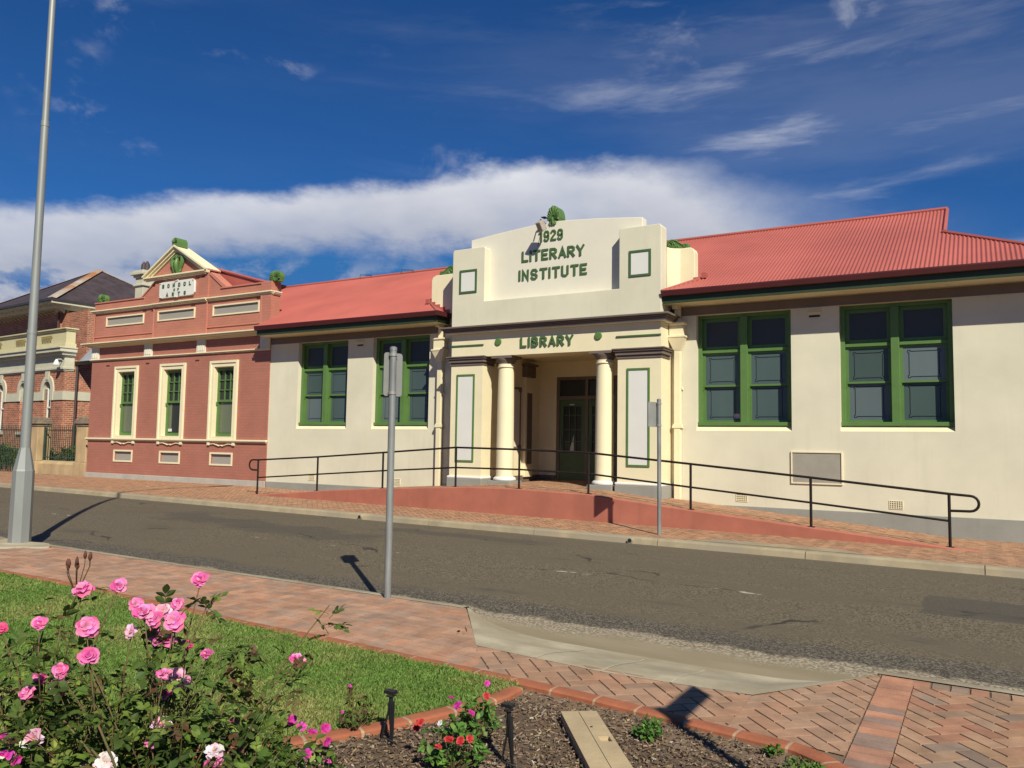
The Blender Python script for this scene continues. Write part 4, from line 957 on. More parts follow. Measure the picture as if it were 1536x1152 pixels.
for c in WC:
    w_ = MB(); x0, x1 = c-.45, c+.45
    # moulded surround
    for (a, t, p) in ((.0, .115, .035), (.115, .075, .065)):
        o_ = a; w_.box(x0-o_-t, x0-o_, B-p, B+.002, 1.622, 3.90+o_+t).box(x1+o_, x1+o_+t, B-p, B+.002, 1.622, 3.90+o_+t).box(x0-o_, x1+o_, B-p, B+.002, 3.90+o_, 3.90+o_+t)
    w_.box(x0, x1, B-.035, B+.19, 1.622, 1.712)
    w_.box(x0-.0, x0+.012, B-.0, B+.199, 1.712, 3.888).box(x1-.012, x1+.0, B-.0, B+.199, 1.712, 3.888).box(x0, x1, B, B+.199, 3.888, 3.90)
    win = w_.build('window', CREAM2, hall, bevel=.004)
    s = MB(); y0 = B+.115; a, b = x0+.012, x1-.012
    s.box(a, a+.07, y0, y0+.06, 1.712, 3.888).box(b-.06, b, y0, y0+.06, 1.712, 3.888).box(a+.07, b-.06, y0, y0+.06, 3.80, 3.888).box(a+.07, b-.06, y0, y0+.06, 1.712, 1.82).box(a+.07, b-.06, y0-.015, y0+.06, 2.80, 2.87)
    s.box(a, a+.05, y0-.04, y0-.001, 2.70, 2.80)
    for k in (1, 2): xx = lerp(a+.07, b-.06, k/3); s.box(xx-.013, xx+.013, y0+.012, y0+.05, 2.87, 3.80); zz = lerp(2.87, 3.80, k/3); s.box(a+.07, b-.06, y0+.0135, y0+.05, zz-.013, zz+.013)
    s.build('sash', GREEN, win)
    MB().box(a+.08, b-.08, y0+.055, y0+.065, 2.85, 3.81).build('pane', DARKG, win)
    MB().box(a+.08, b-.08, y0+.052, y0+.065, 1.83, 2.81).build('pane', DARKG if c == WC[1] else CURT, win)
    if c == WC[1]: MB().box(a+.09, a+.24, y0+.045, y0+.0515, 1.85, 2.78).build('blind', CURT, win)
    if c == WC[1]: MB().box(a+.10, a+.28, y0+.03, y0+.044, 1.86, 1.95).build('notice', PAPER, win)
    # little scalloped apron under the sill course
    ap = MB()
    P = [(c-.62, 1.523), (c-.62, 1.44), (c-.52, 1.44), (c-.50, 1.475), (c-.32, 1.485), (c-.18, 1.45), (c-.08, 1.42), (c-.02, 1.44), (c+.02, 1.44), (c+.08, 1.42), (c+.18, 1.45), (c+.32, 1.485), (c+.50, 1.475), (c+.52, 1.44), (c+.62, 1.44), (c+.62, 1.523)]
    for (ax, az_), (bx, bz_) in zip(P[1:-1], P[2:-1]): ap.prism([(ax, az_-.012), (bx, bz_-.012), (bx, bz_+.012), (ax, az_+.012)] if abs(bx-ax) > .001 else [(ax-.01, az_), (ax+.01, az_), (ax+.01, bz_), (ax-.01, bz_)], B-.05, B+.0)
    for sx in (-.57, .57): ap.box(c+sx-.05, c+sx+.05, B-.06, B-.001, 1.44, 1.523)
    ap.build('sill_apron', CREAM2, hall)
    v = frame_xz(MB(), c-.52, c+.52, .81, 1.22, .055, B-.02, B+.004).build('vent_panel', CREAM2, hall); MB().box(c-.456, c+.456, B+.05, B+.06, .84, 1.18).build('vent_board', VENTG, v)
for (a, b, z0, z1), yy in zip(holes, (B, B-.04, B)):
    v = frame_xz(MB(), a-.05, b+.05, z0-.045, z1+.035, .045, yy-.03, yy+.02).build('parapet_recess', CREAM2, hall); MB().box(a-.005, b+.005, yy+.022, yy+.03, z0-.005, z1+.005).build('recess_board', VENTG, v)
m = MB()
for cx in (-26.45, -24.25, -21.72): m.box(cx-.09, cx+.09, B-.012, B+.002, 4.13, 4.17)
for cx, zz, yy in ((-24.55, 5.98, B), (-22.0, 5.98, B-.04), (-19.0, 5.98, B), (-21.55, 6.88, B-.04), (-21.85, 6.86, B-.04)): m.box(cx-.09, cx+.09, yy-.012, yy+.002, zz-.04, zz)
build_split(m, 'vent_slot', mat('deep_red_vent', (.10, .02, .016), .7), hall)
# roof behind the parapet
hm = .28; hy = 17.45
m = MB(); n = 8; pt = .0762
k1 = int((26.5-hy)/pt*8)
for k in range(k1+1):
    y = hy+k*pt/8; h = .01*math.sin(2*math.pi*k/8)
    m.v += [(-22.9, y, 7.56+h), (-18.5, y, 7.56-hm*4.4+h)]
for k in range(k1): i = 2*k; m.f.append([i, i+1, i+3, i+2]); m.c.append(None)
m.build('roof_sheet', ROOF, hall, smooth='all', clip=[(Vector((-19.05, hy, 0)), Vector((1, 1.09, 0)).normalized())])
m = MB(); m.face([(-22.9, hy, 7.56), (-22.9, 26.5, 7.56), (-24.0, 26.5, 6.3), (-24.0, hy, 6.3)]); m.face([(-24.0, hy, 6.3), (-24.0, 26.5, 6.3), (-27.38, 26.5, 6.2), (-27.38, hy, 6.2)]); m.face([(-22.9, hy+.02, 7.54), (-24.0, hy+.02, 6.28), (-19.05, hy+.02, 6.46)]); m.face([(-19.06, hy, 5.3), (-22.7, hy+3.34, 7.0), (-22.7, hy+3.34, 7.49), (-19.06, hy, 6.47)]); build_split(m, 'roof_back', ROOF, hall)
m = MB(); m.tube([(-22.9, hy, 7.58), (-19.06, hy, 7.58-hm*3.84)], .045, 6); m.build('roof_capping', ROOF, hall)

# ------------------------------------------------------------------ ACCESS RAMP AND HANDRAIL
ramp = thing('access_ramp', (-8.4, 15.3, .05), 'red painted curb wall and brick paved ramp rising to the library entrance', 'ramp')
m = MB(); yw = lambda x: 15.03+.0*x
XS = [-16.9, -16.3]+[-16+.5*k for k in range(32)]+[.0]
def wtop(x): return interp(x, [(-16.9, .155)]+RAMPT+[(0., -.0)])
i = len(m.v)
for x in XS:
    zb = zf(x, 15.05)-.05; zt = max(wtop(x), zf(x, 15.05)+.006)
    m.v += [(x, 15.05, zb), (x, 15.05, zt-.02), (x, 15.068, zt), (x, 15.20, zt), (x, 15.21, zb)]
for k in range(len(XS)-1):
    for a in range(4): j = i+5*k+a; m.f.append([j, j+5, j+6, j+1]); m.c.append(None)
m.face([m.v[i+5*(len(XS)-1)+a] for a in range(5)]); m.face([m.v[i+a] for a in reversed(range(5))])
m.build('ramp_wall', RAMPR, ramp, smooth=True)
pieces = [paved('', [(-16.2, 15.21), (-.55, 15.21), (-.55, 16.98), (-16.2, 16.98)], R(45), zdeck, FARB), paved('', [(-10.5, 16.98), (-6.8, 16.98), (-6.8, 19.5), (-10.5, 19.5)], R(45), zdeck, FARB)]
bp = [[(x, 15.2), (x+.5, 15.2), (x+.5, 16.99), (x, 16.99)] for x in [-16.2+.5*k for k in range(31)]]+[[(-10.55, 16.9), (-6.75, 16.9), (-6.75, 19.55), (-10.55, 19.55)]]
dk = joined('ramp_deck', pieces, PAVER, bp, zdeck); dk.parent = ramp; dk.matrix_parent_inverse = world_of(ramp).inverted()
hr = thing('handrail', (-9, 15.13, .1), 'dark two rail steel handrail with rounded ends standing along the ramp wall', 'handrail')
RY = 15.13
PXS = [-16.72, -14.57, -12.45, -10.33, -8.67, -7.02, -4.86, -2.66, -.49]
def rail(x): return interp(x, [(-17.5, 1.045), (-16.72, 1.09), (-14.57, 1.215), (-12.45, 1.365), (-10.33, 1.52), (-8.67, 1.50), (-7.02, 1.46), (-4.86, 1.285), (-2.66, 1.10), (-.49, .905), (0, .885)])
for x in PXS:
    z0 = max(wtop(x), zf(x, RY))
    p = MB().tube([(x, RY, z0-.02), (x, RY, rail(x))], .024, 10).build('post', BLACKM, hr, smooth=True)
    MB().box(x-.06, x+.06, RY-.045, RY+.045, z0, z0+.008).build('base_plate', BLACKM, p)
def loop(x, s, dz=.27, L_=.2):
    zt, zb = rail(x), rail(x)-dz; r = dz/2; pts = []
    sl_ = -.05 if s > 0 else .06
    for k in range(9): a = R(90-22.5*k); pts.append((x+s*(L_+r*math.cos(a)), RY, (zt+zb)/2+r*math.sin(a)+sl_*s*0-.02*(1 if s > 0 else 0)))
    return pts
top = [(x, RY, rail(x)) for x in PXS]
pl_ = loop(PXS[0], -1); pr_ = loop(PXS[-1], 1, .25, .30)
MB().tube([(PXS[0], RY, rail(PXS[0])-.27)]+pl_[::-1]+top+pr_+[(PXS[-1], RY, rail(PXS[-1])-.275)], .022, 10).build('top_rail', BLACKM, hr, smooth=True)
MB().tube([(x, RY, max(wtop(x), zf(x, RY))+(rail(x)-max(wtop(x), zf(x, RY)))*.49) for x in PXS], .019, 10).build('mid_rail', BLACKM, hr, smooth=True)

# ------------------------------------------------------------------ NEIGHBOUR AT THE LEFT, FENCE
nb = thing('neighbouring_building', (-36.0, 21, .3), 'face brick building with arched windows, stone bands and a dark slate hipped roof', 'building', rz=R(-5))
NB = dict(parent=nb, local=True)
def nbuild(m, n, mt, **k): return build_split(m, n, mt, nb, local=True, **k)[0]
m = MB(); AW = [(-1.45, .34), (-3.85, .34), (-6.3, .34), (-8.8, .34)]
zb = -.3
wall_holes(m, -14, 0, -.5, 4.35, 0, [(c-w, c+w, 1.55, 4.0) for c, w in AW], .25)
m.face([(0, 0, -.5), (0, 12, -.5), (0, 12, 4.9), (0, 0, 4.9)])
m.box(-14, -2.6, 2.2, 12, 4.9, 7.7)
nbuild(m, 'wall', BRICK)
m = MB(); xs = sorted([-14.05]+[v for c, w in AW for v in (c-w-.24, c+w+.24)]+[.04])
for a, b in zip(xs[::2], xs[1::2]): m.box(a, b, -.045, -.001, 3.02, 3.42)
m.box(.001, .045, -.0455, 12, 3.02, 3.42)
nbuild(m, 'stone_band', STONE)
for c, w in AW:
    m = MB(); n = 16; zi = 3.55; ro, ri = w+.26, w
    pts = [(math.cos(R(180*k/n)), math.sin(R(180*k/n))) for k in range(n+1)]
    for (a, b), (d, e) in zip(pts, pts[1:]):
        m.prism([(c+a*ri, zi+b*ri*1.05), (c+a*ro, zi+b*ro*1.05), (c+d*ro, zi+e*ro*1.05), (c+d*ri, zi+e*ri*1.05)], -.07, .2)
    for s in (-1, 1): m.box(c+s*(w+.13)-.13, c+s*(w+.13)+.13, -.07, .2, 3.02, 3.55)
    m.prism([(c-.12, 3.98), (c+.12, 3.98), (c+.17, 4.36), (c-.17, 4.36)], -.10, -.02)
    wn = nbuild(m, 'window', STONE)
    s = MB(); s.box(c-w, c-w+.06, .14, .2, 1.55, 3.96).box(c+w-.06, c+w, .14, .2, 1.55, 3.96).box(c-w+.06, c+w-.06, .135, .2, 2.66, 2.74).box(c-.02, c+.02, .145, .2, 2.74, 3.96).box(c-w+.06, c+w-.06, .14, .2, 1.55, 1.63); s.build('sash', WHITEP, wn, local=True)
    MB().box(c-w, c+w, .19, .21, 1.55, 4.0).build('pane', DARKG, wn, local=True)
    MB().box(c-w-.12, c+w+.12, -.10, .14, 1.42, 1.55).build('sill', STONE, wn, local=True)
m = MB()
for z0, z1, p in ((4.35, 4.42, .05), (4.42, 4.52, .10), (4.98, 5.06, .06), (5.06, 5.2, .2), (5.2, 5.36, .34), (5.36, 5.42, .40)): m.box(-14, p*.7, -p, .42, z0, z1)
m.box(-14, .02, -.02, .42, 4.521, 4.979)
nbuild(m, 'cornice', STONE, bevel=.01)
m = MB(); m.box(-14, .0, .0, .42, 5.421, 6.2); m.box(-14, .05, -.05, .45, 5.421, 5.62); m.box(-14, .06, -.06, .46, 6.2, 6.27).box(-14, .12, -.12, .5, 6.27, 6.33)
nbuild(m, 'parapet', mat('pale_yellow_render', (.52, .46, .27), .7, .08, 2, dirt=.2), bevel=.01)
m = MB()
for c in (-1.75, -4.4, -7.0, -9.7):
    for k in range(6): m.box(c-.48+.16*k, c-.40+.16*k, -.075, -.051, 5.8, 6.0)
    m.box(c-.55, c+.5, -.06, -.0505, 5.98, 6.03)
nbuild(m, 'balustrade_slots', mat('dark_yellow_slot', (.22, .17, .06), .8), )
# upper storey eave, brackets and slate roof
EX, EY, EZ, HH = -4.4, 1.25, 8.3, 4.7
m = MB(); m.box(-16, EX+.05, EY-.0, EY+12.5, EZ-.22, EZ-.1); m.box(-16, EX-.25, EY+.3, EY+12, EZ-.42, EZ-.22); nbuild(m, 'eave', STONE, bevel=.01)
m = MB()
for k in range(22): m.prism([(EY+.18, EZ-.22), (EY+.85, EZ-.62), (EY+.85, EZ-.22)], EX-.35-.45*k-.11, EX-.35-.45*k, 'yz')
for k in range(8): m.prism([(EX-.18, EZ-.22), (EX-.85, EZ-.62), (EX-.85, EZ-.22)][::-1], EY+.6+.45*k, EY+.71+.45*k, 'xz')
nbuild(m, 'eave_bracket', STONE)
m = MB(); m.box(-16, EX-.84, EY+.84, EY+11.5, 4.9, EZ-.42); nbuild(m, 'upper_wall', BRICK)
m = MB(); A = (EX-HH, EY+HH, EZ+2.85)
for p, q in (((EX, EY), (EX-2*HH, EY)), ((EX, EY+2*HH), (EX, EY)), ((EX-2*HH, EY), (EX-2*HH, EY+2*HH)), ((EX-2*HH, EY+2*HH), (EX, EY+2*HH))):
    m.face([(q[0], q[1], EZ), (p[0], p[1], EZ), A])
nbuild(m, 'roof', SLATE)
m = MB()
def capstrip(p, q, w):
    p, q = Vector(p), Vector(q); d = (q-p).normalized(); s = d.cross(Vector((0, 0, 1))).normalized()*w; u = Vector((0, 0, .035))
    m.face([p-s+u*.2, p+u*1.6, q+u*1.6, q-s+u*.2]); m.face([p+u*1.6, p+s+u*.2, q+s+u*.2, q+u*1.6])
capstrip((EX, EY, EZ+.02), A, .22); capstrip((EX, EY+2*HH, EZ+.02), A, .1); capstrip((EX-2*HH, EY, EZ+.02), A, .1)
nbuild(m, 'hip_capping', RIDGE)
m = MB(); m.box(EX-13, EX+.06, EY-.1, EY+.0, EZ-.1, EZ+.02).box(EX+.0, EX+.1, EY+.001, EY+12.4, EZ-.1, EZ+.02); nbuild(m, 'roof_gutter', mat('dark_gutter', (.04, .035, .035), .5), )
m = MB(); m.tube([(EX-.3, EY+.5, EZ-.2), (EX-.75, EY+.74, EZ-.5), (EX-.75, EY+.74, EZ-2)], .05, 8); m.tube([(.14, .5, -.3), (.14, .5, 4.55), (.3, .7, 4.8)], .055, 8); nbuild(m, 'downpipe', mat('brown_pipe', (.07, .045, .04), .5))
# lean-to roof at the side
m = MB(); m.face([(.06, .5, 4.72), (3.2, .5, 4.72), (3.2, 1.5, 5.95), (.06, 1.5, 5.95)]); nbuild(m, 'lean_to_roof', SHEET)
m = MB(); m.box(-.05, 2.25, .45, .59, 4.62, 4.8).box(2.2, 3.25, .45, .59, 4.62, 4.8); nbuild(m, 'lean_to_beam', BLACKM)
# security lamp on the corner
m = MB(); m.tube([(-.35, -.09, 4.62), (-.35, -.22, 4.75), (-.35, -.34, 4.74)], .02, 6); lp = thing('security_lamp', (-36.15, 20.85, 5.05), 'small white lamp on a bent bracket under the neighbouring cornice', 'lamp')
m2 = MB(); m2.tube([(0, .25, 0), (0, .05, .12), (0, -.12, .1)], .022, 6); m2.build('bracket', WHITEP, lp, local=True)
m2 = MB(); m2.lathe(0, -.15, [(.14, -.16), (.13, -.1), (.06, .06), (.03, .1)], 16); m2.build('shade', WHITEP, lp, local=True, smooth=True)
# chimney farther back
ch = thing('chimney_stack', (-37.72, 26, 7), 'stone coloured chimney with moulded cap and two dark pots behind the hall', 'chimney')
m = MB(); m.box(-.34, .3, -.32, .32, 0, 3.0).box(-.42, .38, -.4, .4, 2.55, 2.65).box(-.42, .38, -.4, .4, 3.0, 3.12).box(-.55, .5, -.52, .52, 3.12, 3.26).box(-.45, .4, -.42, .42, 3.26, 3.38); m.build('stack', STONE, ch, local=True, bevel=.02)
for dx in (-.16, .12):
    m = MB(); m.lathe(dx, 0, [(.13, 3.38), (.13, 3.72), (.11, 3.78), (.03, 3.92)], 12); m.build('chimney_pot', SLATE, ch, local=True, smooth=True)

fence = thing('iron_fence', (-29.5, 17.3, .28), 'sandstone piers with dark green iron railings beside the brick hall', 'fence')
def pier(cx, w):
    m = MB(); y0, y1 = 17.05, 17.65
    m.box(cx-w, cx+w, y0, y1, .0, .72).box(cx-w+.05, cx+w-.05, y0+.05, y1-.05, .72, 2.02); p = m.build('pier', SAND, fence, bevel=.02)
    m = MB(); m.box(cx-w+.02, cx+w-.02, y0+.02, y1-.02, 2.02, 2.10).box(cx-w-.03, cx+w+.03, y0-.03, y1+.03, 2.11, 2.20).box(cx-w+.0, cx+w-.0, y0, y1, 2.2, 2.27).box(cx-w+.08, cx+w-.08, y0+.08, y1-.08, 2.27, 2.36); m.build('pier_cap', mat('weathered_cap_stone', (.22, .17, .12), .9, .35, 4, bump=.3, bscale=25) if 'weathered_cap_stone' not in MATS else MATS['weathered_cap_stone'], p, bevel=.015)
pier(-28.02, .36); pier(-31.2, .42)
m = MB(); m.prism([(17.14, .2), (17.56, .2), (17.56, .62), (17.50, .70), (17.35, .74), (17.20, .70), (17.14, .62)], -30.78, -28.38, 'yz'); m.build('dwarf_wall', SAND, fence, bevel=.01)
def railing(x0, x1, z0, z1):
    m = MB(); n = int((x1-x0)/.125)
    for k in range(n+1):
        x = lerp(x0+.05, x1-.05, k/n); m.tube([(x, 17.35, z0), (x, 17.35, z1), (x, 17.35, z1+.10)], [.013, .013, .003], 5)
    m.box(x0, x1, 17.335, 17.365, z1-.12, z1-.08).box(x0, x1, 17.335, 17.365, z0+.12, z0+.16)
    m.box(x0, x0+.05, 17.32, 17.38, z0, z1+.05).box(x1-.05, x1, 17.32, 17.38, z0, z1+.05); m.build('railing', IRON, fence)
railing(-30.80, -28.36, .72, 1.98); railing(-37.5, -31.60, .32, 1.98)
m = MB(); m.tube([(-33.2, 17.9, .5), (-32.0, 17.9, 1.35)], .025, 6); m.tube([(-33.2, 17.9, .9), (-31.7, 17.9, 1.9)], .025, 6); m.build('stay', IRON, fence)

# ------------------------------------------------------------------ foliage helpers
def leaf(mb, p, d, n, L_, w, col, fold=.25, curl=.15):
    d = d.normalized(); s = d.cross(n)
    if s.length < 1e-4: s = d.orthogonal()
    s.normalize(); n = s.cross(d)
    prof = ((.0, .04), (.28, .8), (.55, 1.), (.8, .62), (1., .0))
    i = len(mb.v)
    for t, k in prof:
        c = p+d*(L_*t)-n*(curl*L_*t*t)
        mb.v.append(tuple(c))
        mb.v.append(tuple(c+s*(w*k/2)+n*(fold*w*k/2))); mb.v.append(tuple(c-s*(w*k/2)+n*(fold*w*k/2)))
    for k in range(4):
        a = i+3*k; b = a+3
        mb.f.append([a, b, b+1, a+1]); mb.c.append(col); mb.f.append([a, a+2, b+2, b]); mb.c.append(col)
def rvec(r, up=0.): 
    while True:
        v = Vector((r.uniform(-1, 1), r.uniform(-1, 1), r.uniform(-1, 1)))
        if .1 < v.length < 1: v.normalize(); return (v+Vector((0, 0, up))).normalized()
def vcol(r, c, k=.25):
    f = r.uniform(1-k, 1+k); return (c[0]*f*r.uniform(.9, 1.1), c[1]*f, c[2]*f*r.uniform(.8, 1.2))
LG = [(.085, .135, .026), (.09, .15, .028), (.13, .19, .036), (.055, .088, .02), (.19, .25, .05), (.08, .135, .028)]
RUST = [(.12, .07, .03), (.10, .05, .03), (.14, .11, .04)]
def rose_spray(mb, r, p, d, size=.05, n=5, cols=LG):
    """compound rose leaf: leaflets in pairs along a rachis"""
    d = d.normalized(); s = d.cross(Vector((0, 0, 1)))
    s = s.normalized() if s.length > .01 else Vector((1, 0, 0)); nn = s.cross(d)
    c = cols[r.randrange(len(cols))]; L_ = size*2.1
    for k, (t, sd) in enumerate(((.45, 1), (.45, -1), (.78, 1), (.78, -1), (1., 0))[-n:]):
        q = p+d*(L_*t)+Vector((0, 0, -.2*L_*t*t))
        dd = d*.7+s*sd*.9 if sd else d
        leaf(mb, q, dd+rvec(r)*.25, (nn+rvec(r)*.5), size*r.uniform(.75, 1.1), size*r.uniform(.5, .68), vcol(r, c, .2), r.uniform(.05, .4), r.uniform(.0, .4))
    mb.tube([p, p+d*L_*.5, p+d*L_-Vector((0, 0, .2*L_))], [.0012, .001, .0008], 3, False, (.06, .07, .02))
PCOL = {'p': [(.72, .14, .38), (.78, .21, .46), (.76, .28, .51), (.62, .08, .28)], 'h': [(.62, .05, .20), (.7, .10, .28)], 'l': [(.82, .42, .56), (.84, .52, .63), (.78, .30, .48)], 'w': [(.82, .66, .68), (.84, .76, .75), (.8, .5, .58)], 'm': [(.50, .015, .20), (.62, .03, .28), (.58, .06, .36)], 'r': [(.52, .03, .03), (.60, .07, .06), (.42, .02, .03)], 'x': [(.82, .8, .76), (.8, .76, .72)]}
def bloom_mesh(r, kind, petals=(6, 6, 5, 4), open_=1.):
    """unit-diameter semi-double rose facing +z: rings of ruffled petals"""
    m = MB(); cols = PCOL[kind]
    for ring, n in enumerate(petals):
        tilt = (.10, .42, .8, 1.15)[ring]*open_+r.uniform(-.08, .08); L_ = (.52, .46, .38, .28)[ring]; off = r.uniform(0, 6)
        for k in range(n):
            a = off+2*math.pi*k/n+r.uniform(-.35, .35); ti = tilt+r.uniform(-.32, .32); L_ = (.52, .46, .38, .28)[ring]*r.uniform(.78, 1.12); wd = L_*r.uniform(.8, 1.2)
            dr = Vector((math.cos(a), math.sin(a), 0)); sd = Vector((-math.sin(a), math.cos(a), 0))
            col = vcol(r, cols[min(len(cols)-1, r.randrange(len(cols)))], .12)
            rows = []; ph = r.uniform(0, 6)
            for i_, t in enumerate((0, .35, .7, 1.)):
                an = ti*(1-.55*t*t); row = []
                cen = dr*(L_*t*math.cos(ti*(1-.3*t)))+Vector((0, 0, .03*ring+L_*t*math.sin(ti*(1-.45*t))*.8))
                hw = wd*(.16, .42, .52, .30)[i_]
                for u in (-1, -.45, .45, 1): row.append(cen+sd*(hw*u)+Vector((0, 0, 1))*(.10*L_*u*u*(1 if t < 1 else .4)+.13*L_*t*math.sin(ph+3.2*u+t*4))+dr*(-.08*L_*u*u))
                rows.append(row)
            b = len(m.v); tipc = tuple(min(.9, c*1.1+.03) for c in col)
            for row in rows: m.v += [tuple(q) for q in row]
            for i_ in range(3):
                for u in range(3): j = b+i_*4+u; m.f.append([j, j+1, j+5, j+4]); m.c.append(col if i_ < 2 else tipc)
    return m
_bl = random.Random(11)
BLM = {}
for kd, rings in (('p', (5, 5, 4, 3)), ('l', (5, 5, 3)), ('w', (5, 5, 3)), ('h', (5, 4, 4)), ('x', (3, 2))):
    BLM[kd] = []
    for k in range(6 if kd == 'p' else 3):
        o = bloom_mesh(_bl, kd, rings, _bl.uniform(.8, 1.2) if kd != 'h' else 1.5).build('bloom', PETAL, smooth='all'); st = MB()
        for q in range(14): a = _bl.uniform(0, 6.3); st.tube([(0, 0, .03), (.07*math.cos(a), .07*math.sin(a), .15)], .012, 3)
        BLM[kd].append((o.data, st.build('stamens', STAMEN).data))
for o in [o for o in COL.objects if o.name.split('.')[0] in ('bloom', 'stamens') and o.parent is None]: bpy.data.objects.remove(o)
def put_bloom(parent, pos, size, kd, r, face=None):
    me, st = BLM[kd][r.randrange(len(BLM[kd]))]
    o = bpy.data.objects.new('bloom', me); COL.objects.link(o); o.parent = parent; o.matrix_parent_inverse = world_of(parent).inverted(); o.location = pos; o.scale = (size*r.uniform(.9, 1.15), size*r.uniform(.85, 1.1), size*r.uniform(.8, 1.3))
    d = face or (Vector((.5, -.55, .55))+rvec(r)*.55); o.rotation_euler = d.to_track_quat('Z', 'Y').to_euler()
    if kd not in ('h', 'x'):
        s = bpy.data.objects.new('stamens', st); COL.objects.link(s); s.parent = o
    return o
def cane(mb, r, a, b, r0=.006, r1=.002, bow=.12):
    a, b = Vector(a), Vector(b); L_ = (b-a).length; side = rvec(r); side.z *= .3; pts = []
    for k in range(8):
        t = k/7; hor = t*t*.5+t*.5
        p = Vector((lerp(a.x, b.x, hor), lerp(a.y, b.y, hor), lerp(a.z, b.z, t**.85)))+side*(bow*L_*math.sin(math.pi*t)*.35); pts.append(p)
    mb.tube(pts, [lerp(r0, r1, k/7) for k in range(8)], 6); return pts

# ------------------------------------------------------------------ LAWN, BED, EDGING
CURVE = [(-2.60, 4.66), (-2.63, 4.40), (-2.70, 4.12), (-2.78, 3.9), (-2.87, 3.68), (-2.96, 3.5), (-3.05, 3.33), (-3.18, 3.12), (-3.36, 2.86), (-3.6, 2.6), (-3.9, 2.32), (-4.3, 2.0), (-4.9, 1.6)]
def lawn_right(y): return interp(y, [(b, a) for a, b in CURVE[::-1]])
def path_edge(x): return interp(x, [(-14, 4.98), (-9.6, 5.0), (-7.8, 4.98), (-5.7, 4.85), (-4.0, 4.80), (-3.0, 4.76), (-2.6, 4.72), (-2.1, 4.69), (-1.6, 4.65), (-1.2, 4.60), (-.88, 4.56), (-.66, 4.42)])
m = MB(); poly = [(-16, -1), (-5.2, 1.4)]+CURVE[::-1]+[(-3.0, 4.73), (-4.0, 4.76), (-5.7, 4.81), (-7.8, 4.94), (-16, 5.0)]
m.face([(x, y, zg(x)+.004) for x, y in poly]); struct(m.build('lawn', TURF))
def inside_lawn(x, y): return y < path_edge(x)-.03 and x < lawn_right(y)-.04 and y > 1.2
def build_grass():
    r = random.Random(5); m = MB(); n = 0
    while n < 300000:
        x, y = r.uniform(-11.5, -2.6), r.uniform(1.6, 5.0)
        if not inside_lawn(x, y): continue
        dpt = .506*-x+.862*y
        if r.random() > min(1, 30/(dpt*dpt)): continue
        n += 1
        q = mnoise.noise(Vector((x*1.3, y*1.3, 0))); q2 = mnoise.noise(Vector((x*5, y*5, 3)))
        dry = max(0, min(1, .20+.6*q+.5*q2+r.uniform(-.3, .3)))
        g = (lerp(.145, .35, dry), lerp(.25, .33, dry), lerp(.046, .115, dry)); f = r.uniform(.75, 1.25); col = tuple(v*f for v in g)
        h = r.uniform(.015, .036)*(1+.4*q2); w = r.uniform(.0022, .0042)*(1+dpt*.10); a = r.uniform(0, 6.3); b = r.uniform(0, 6.3); le = r.uniform(.1, .9)*h
        z = zg(x)+.002; cx, cy = math.cos(a)*w, math.sin(a)*w; lx, ly = math.cos(b)*le, math.sin(b)*le; i = len(m.v)
        m.v += [(x-cx, y-cy, z), (x+cx, y+cy, z), (x+cx*.8+lx*.4, y+cy*.8+ly*.4, z+h*.62), (x-cx*.8+lx*.4, y-cy*.8+ly*.4, z+h*.62), (x+lx, y+ly, z+h)]
        m.f += [[i, i+1, i+2, i+3], [i+3, i+2, i+4]]; m.c += [col, col]
    tag(m.build('grass', GRASS), 'short mown green lawn grass with dry flecks', 'grass', kind='stuff')
build_grass()
# soil of the bed, then bark mulch
m = MB(); bed = [(-.3, 2.2), (-.42, 3.6), (-.52, 4.1), (-.66, 4.38), (-.9, 4.52), (-1.6, 4.60), (-2.55, 4.66)]+CURVE[1:]+[(-4.0, -.5), (-.3, -.5)]
m.face([(x, y, zg(x)-.012) for x, y in bed]); struct(m.build('garden_bed', SOIL))
def in_bed(x, y): return x > lawn_right(y)+.06 and y < path_edge(x)-.08 and x < interp(y, [(2, -.33), (3.6, -.46), (4.1, -.56), (4.4, -.70)])
def build_mulch():
    r = random.Random(9); m = MB(); n = 0
    C = [(.155, .10, .062), (.20, .135, .085), (.11, .068, .043), (.24, .175, .115), (.17, .12, .08), (.29, .22, .15), (.09, .056, .036), (.17, .11, .068)]
    while n < 15000:
        x, y = r.uniform(-3.6, -.3), r.uniform(2.2, 4.65)
        if not in_bed(x, y): continue
        n += 1; big = r.random() < .03
        L_ = r.uniform(.008, .03)*(1.8 if big else 1); w = r.uniform(.002, .006)*(1.5 if big else 1); t = r.uniform(.001, .004)
        M = Matrix.Translation((x, y, zg(x)+r.uniform(-.012, .012)+.01*mnoise.noise(Vector((x*4, y*4, 0))))) @ Matrix.Rotation(r.uniform(0, 6.3), 4, 'Z') @ Matrix.Rotation(r.gauss(0, .3), 4, 'Y') @ Matrix.Rotation(r.gauss(0, .4), 4, 'X')
        c = vcol(r, C[r.randrange(len(C))], .25)
        if r.random() < .012: c = (.42, .38, .32)
        m.add(MB().box(-L_/2, L_/2, -w/2, w/2, -t, t, c), M)
    tag(m.build('mulch', MULCHM), 'brown shredded bark mulch covering the garden bed', 'mulch', kind='stuff')
build_mulch()
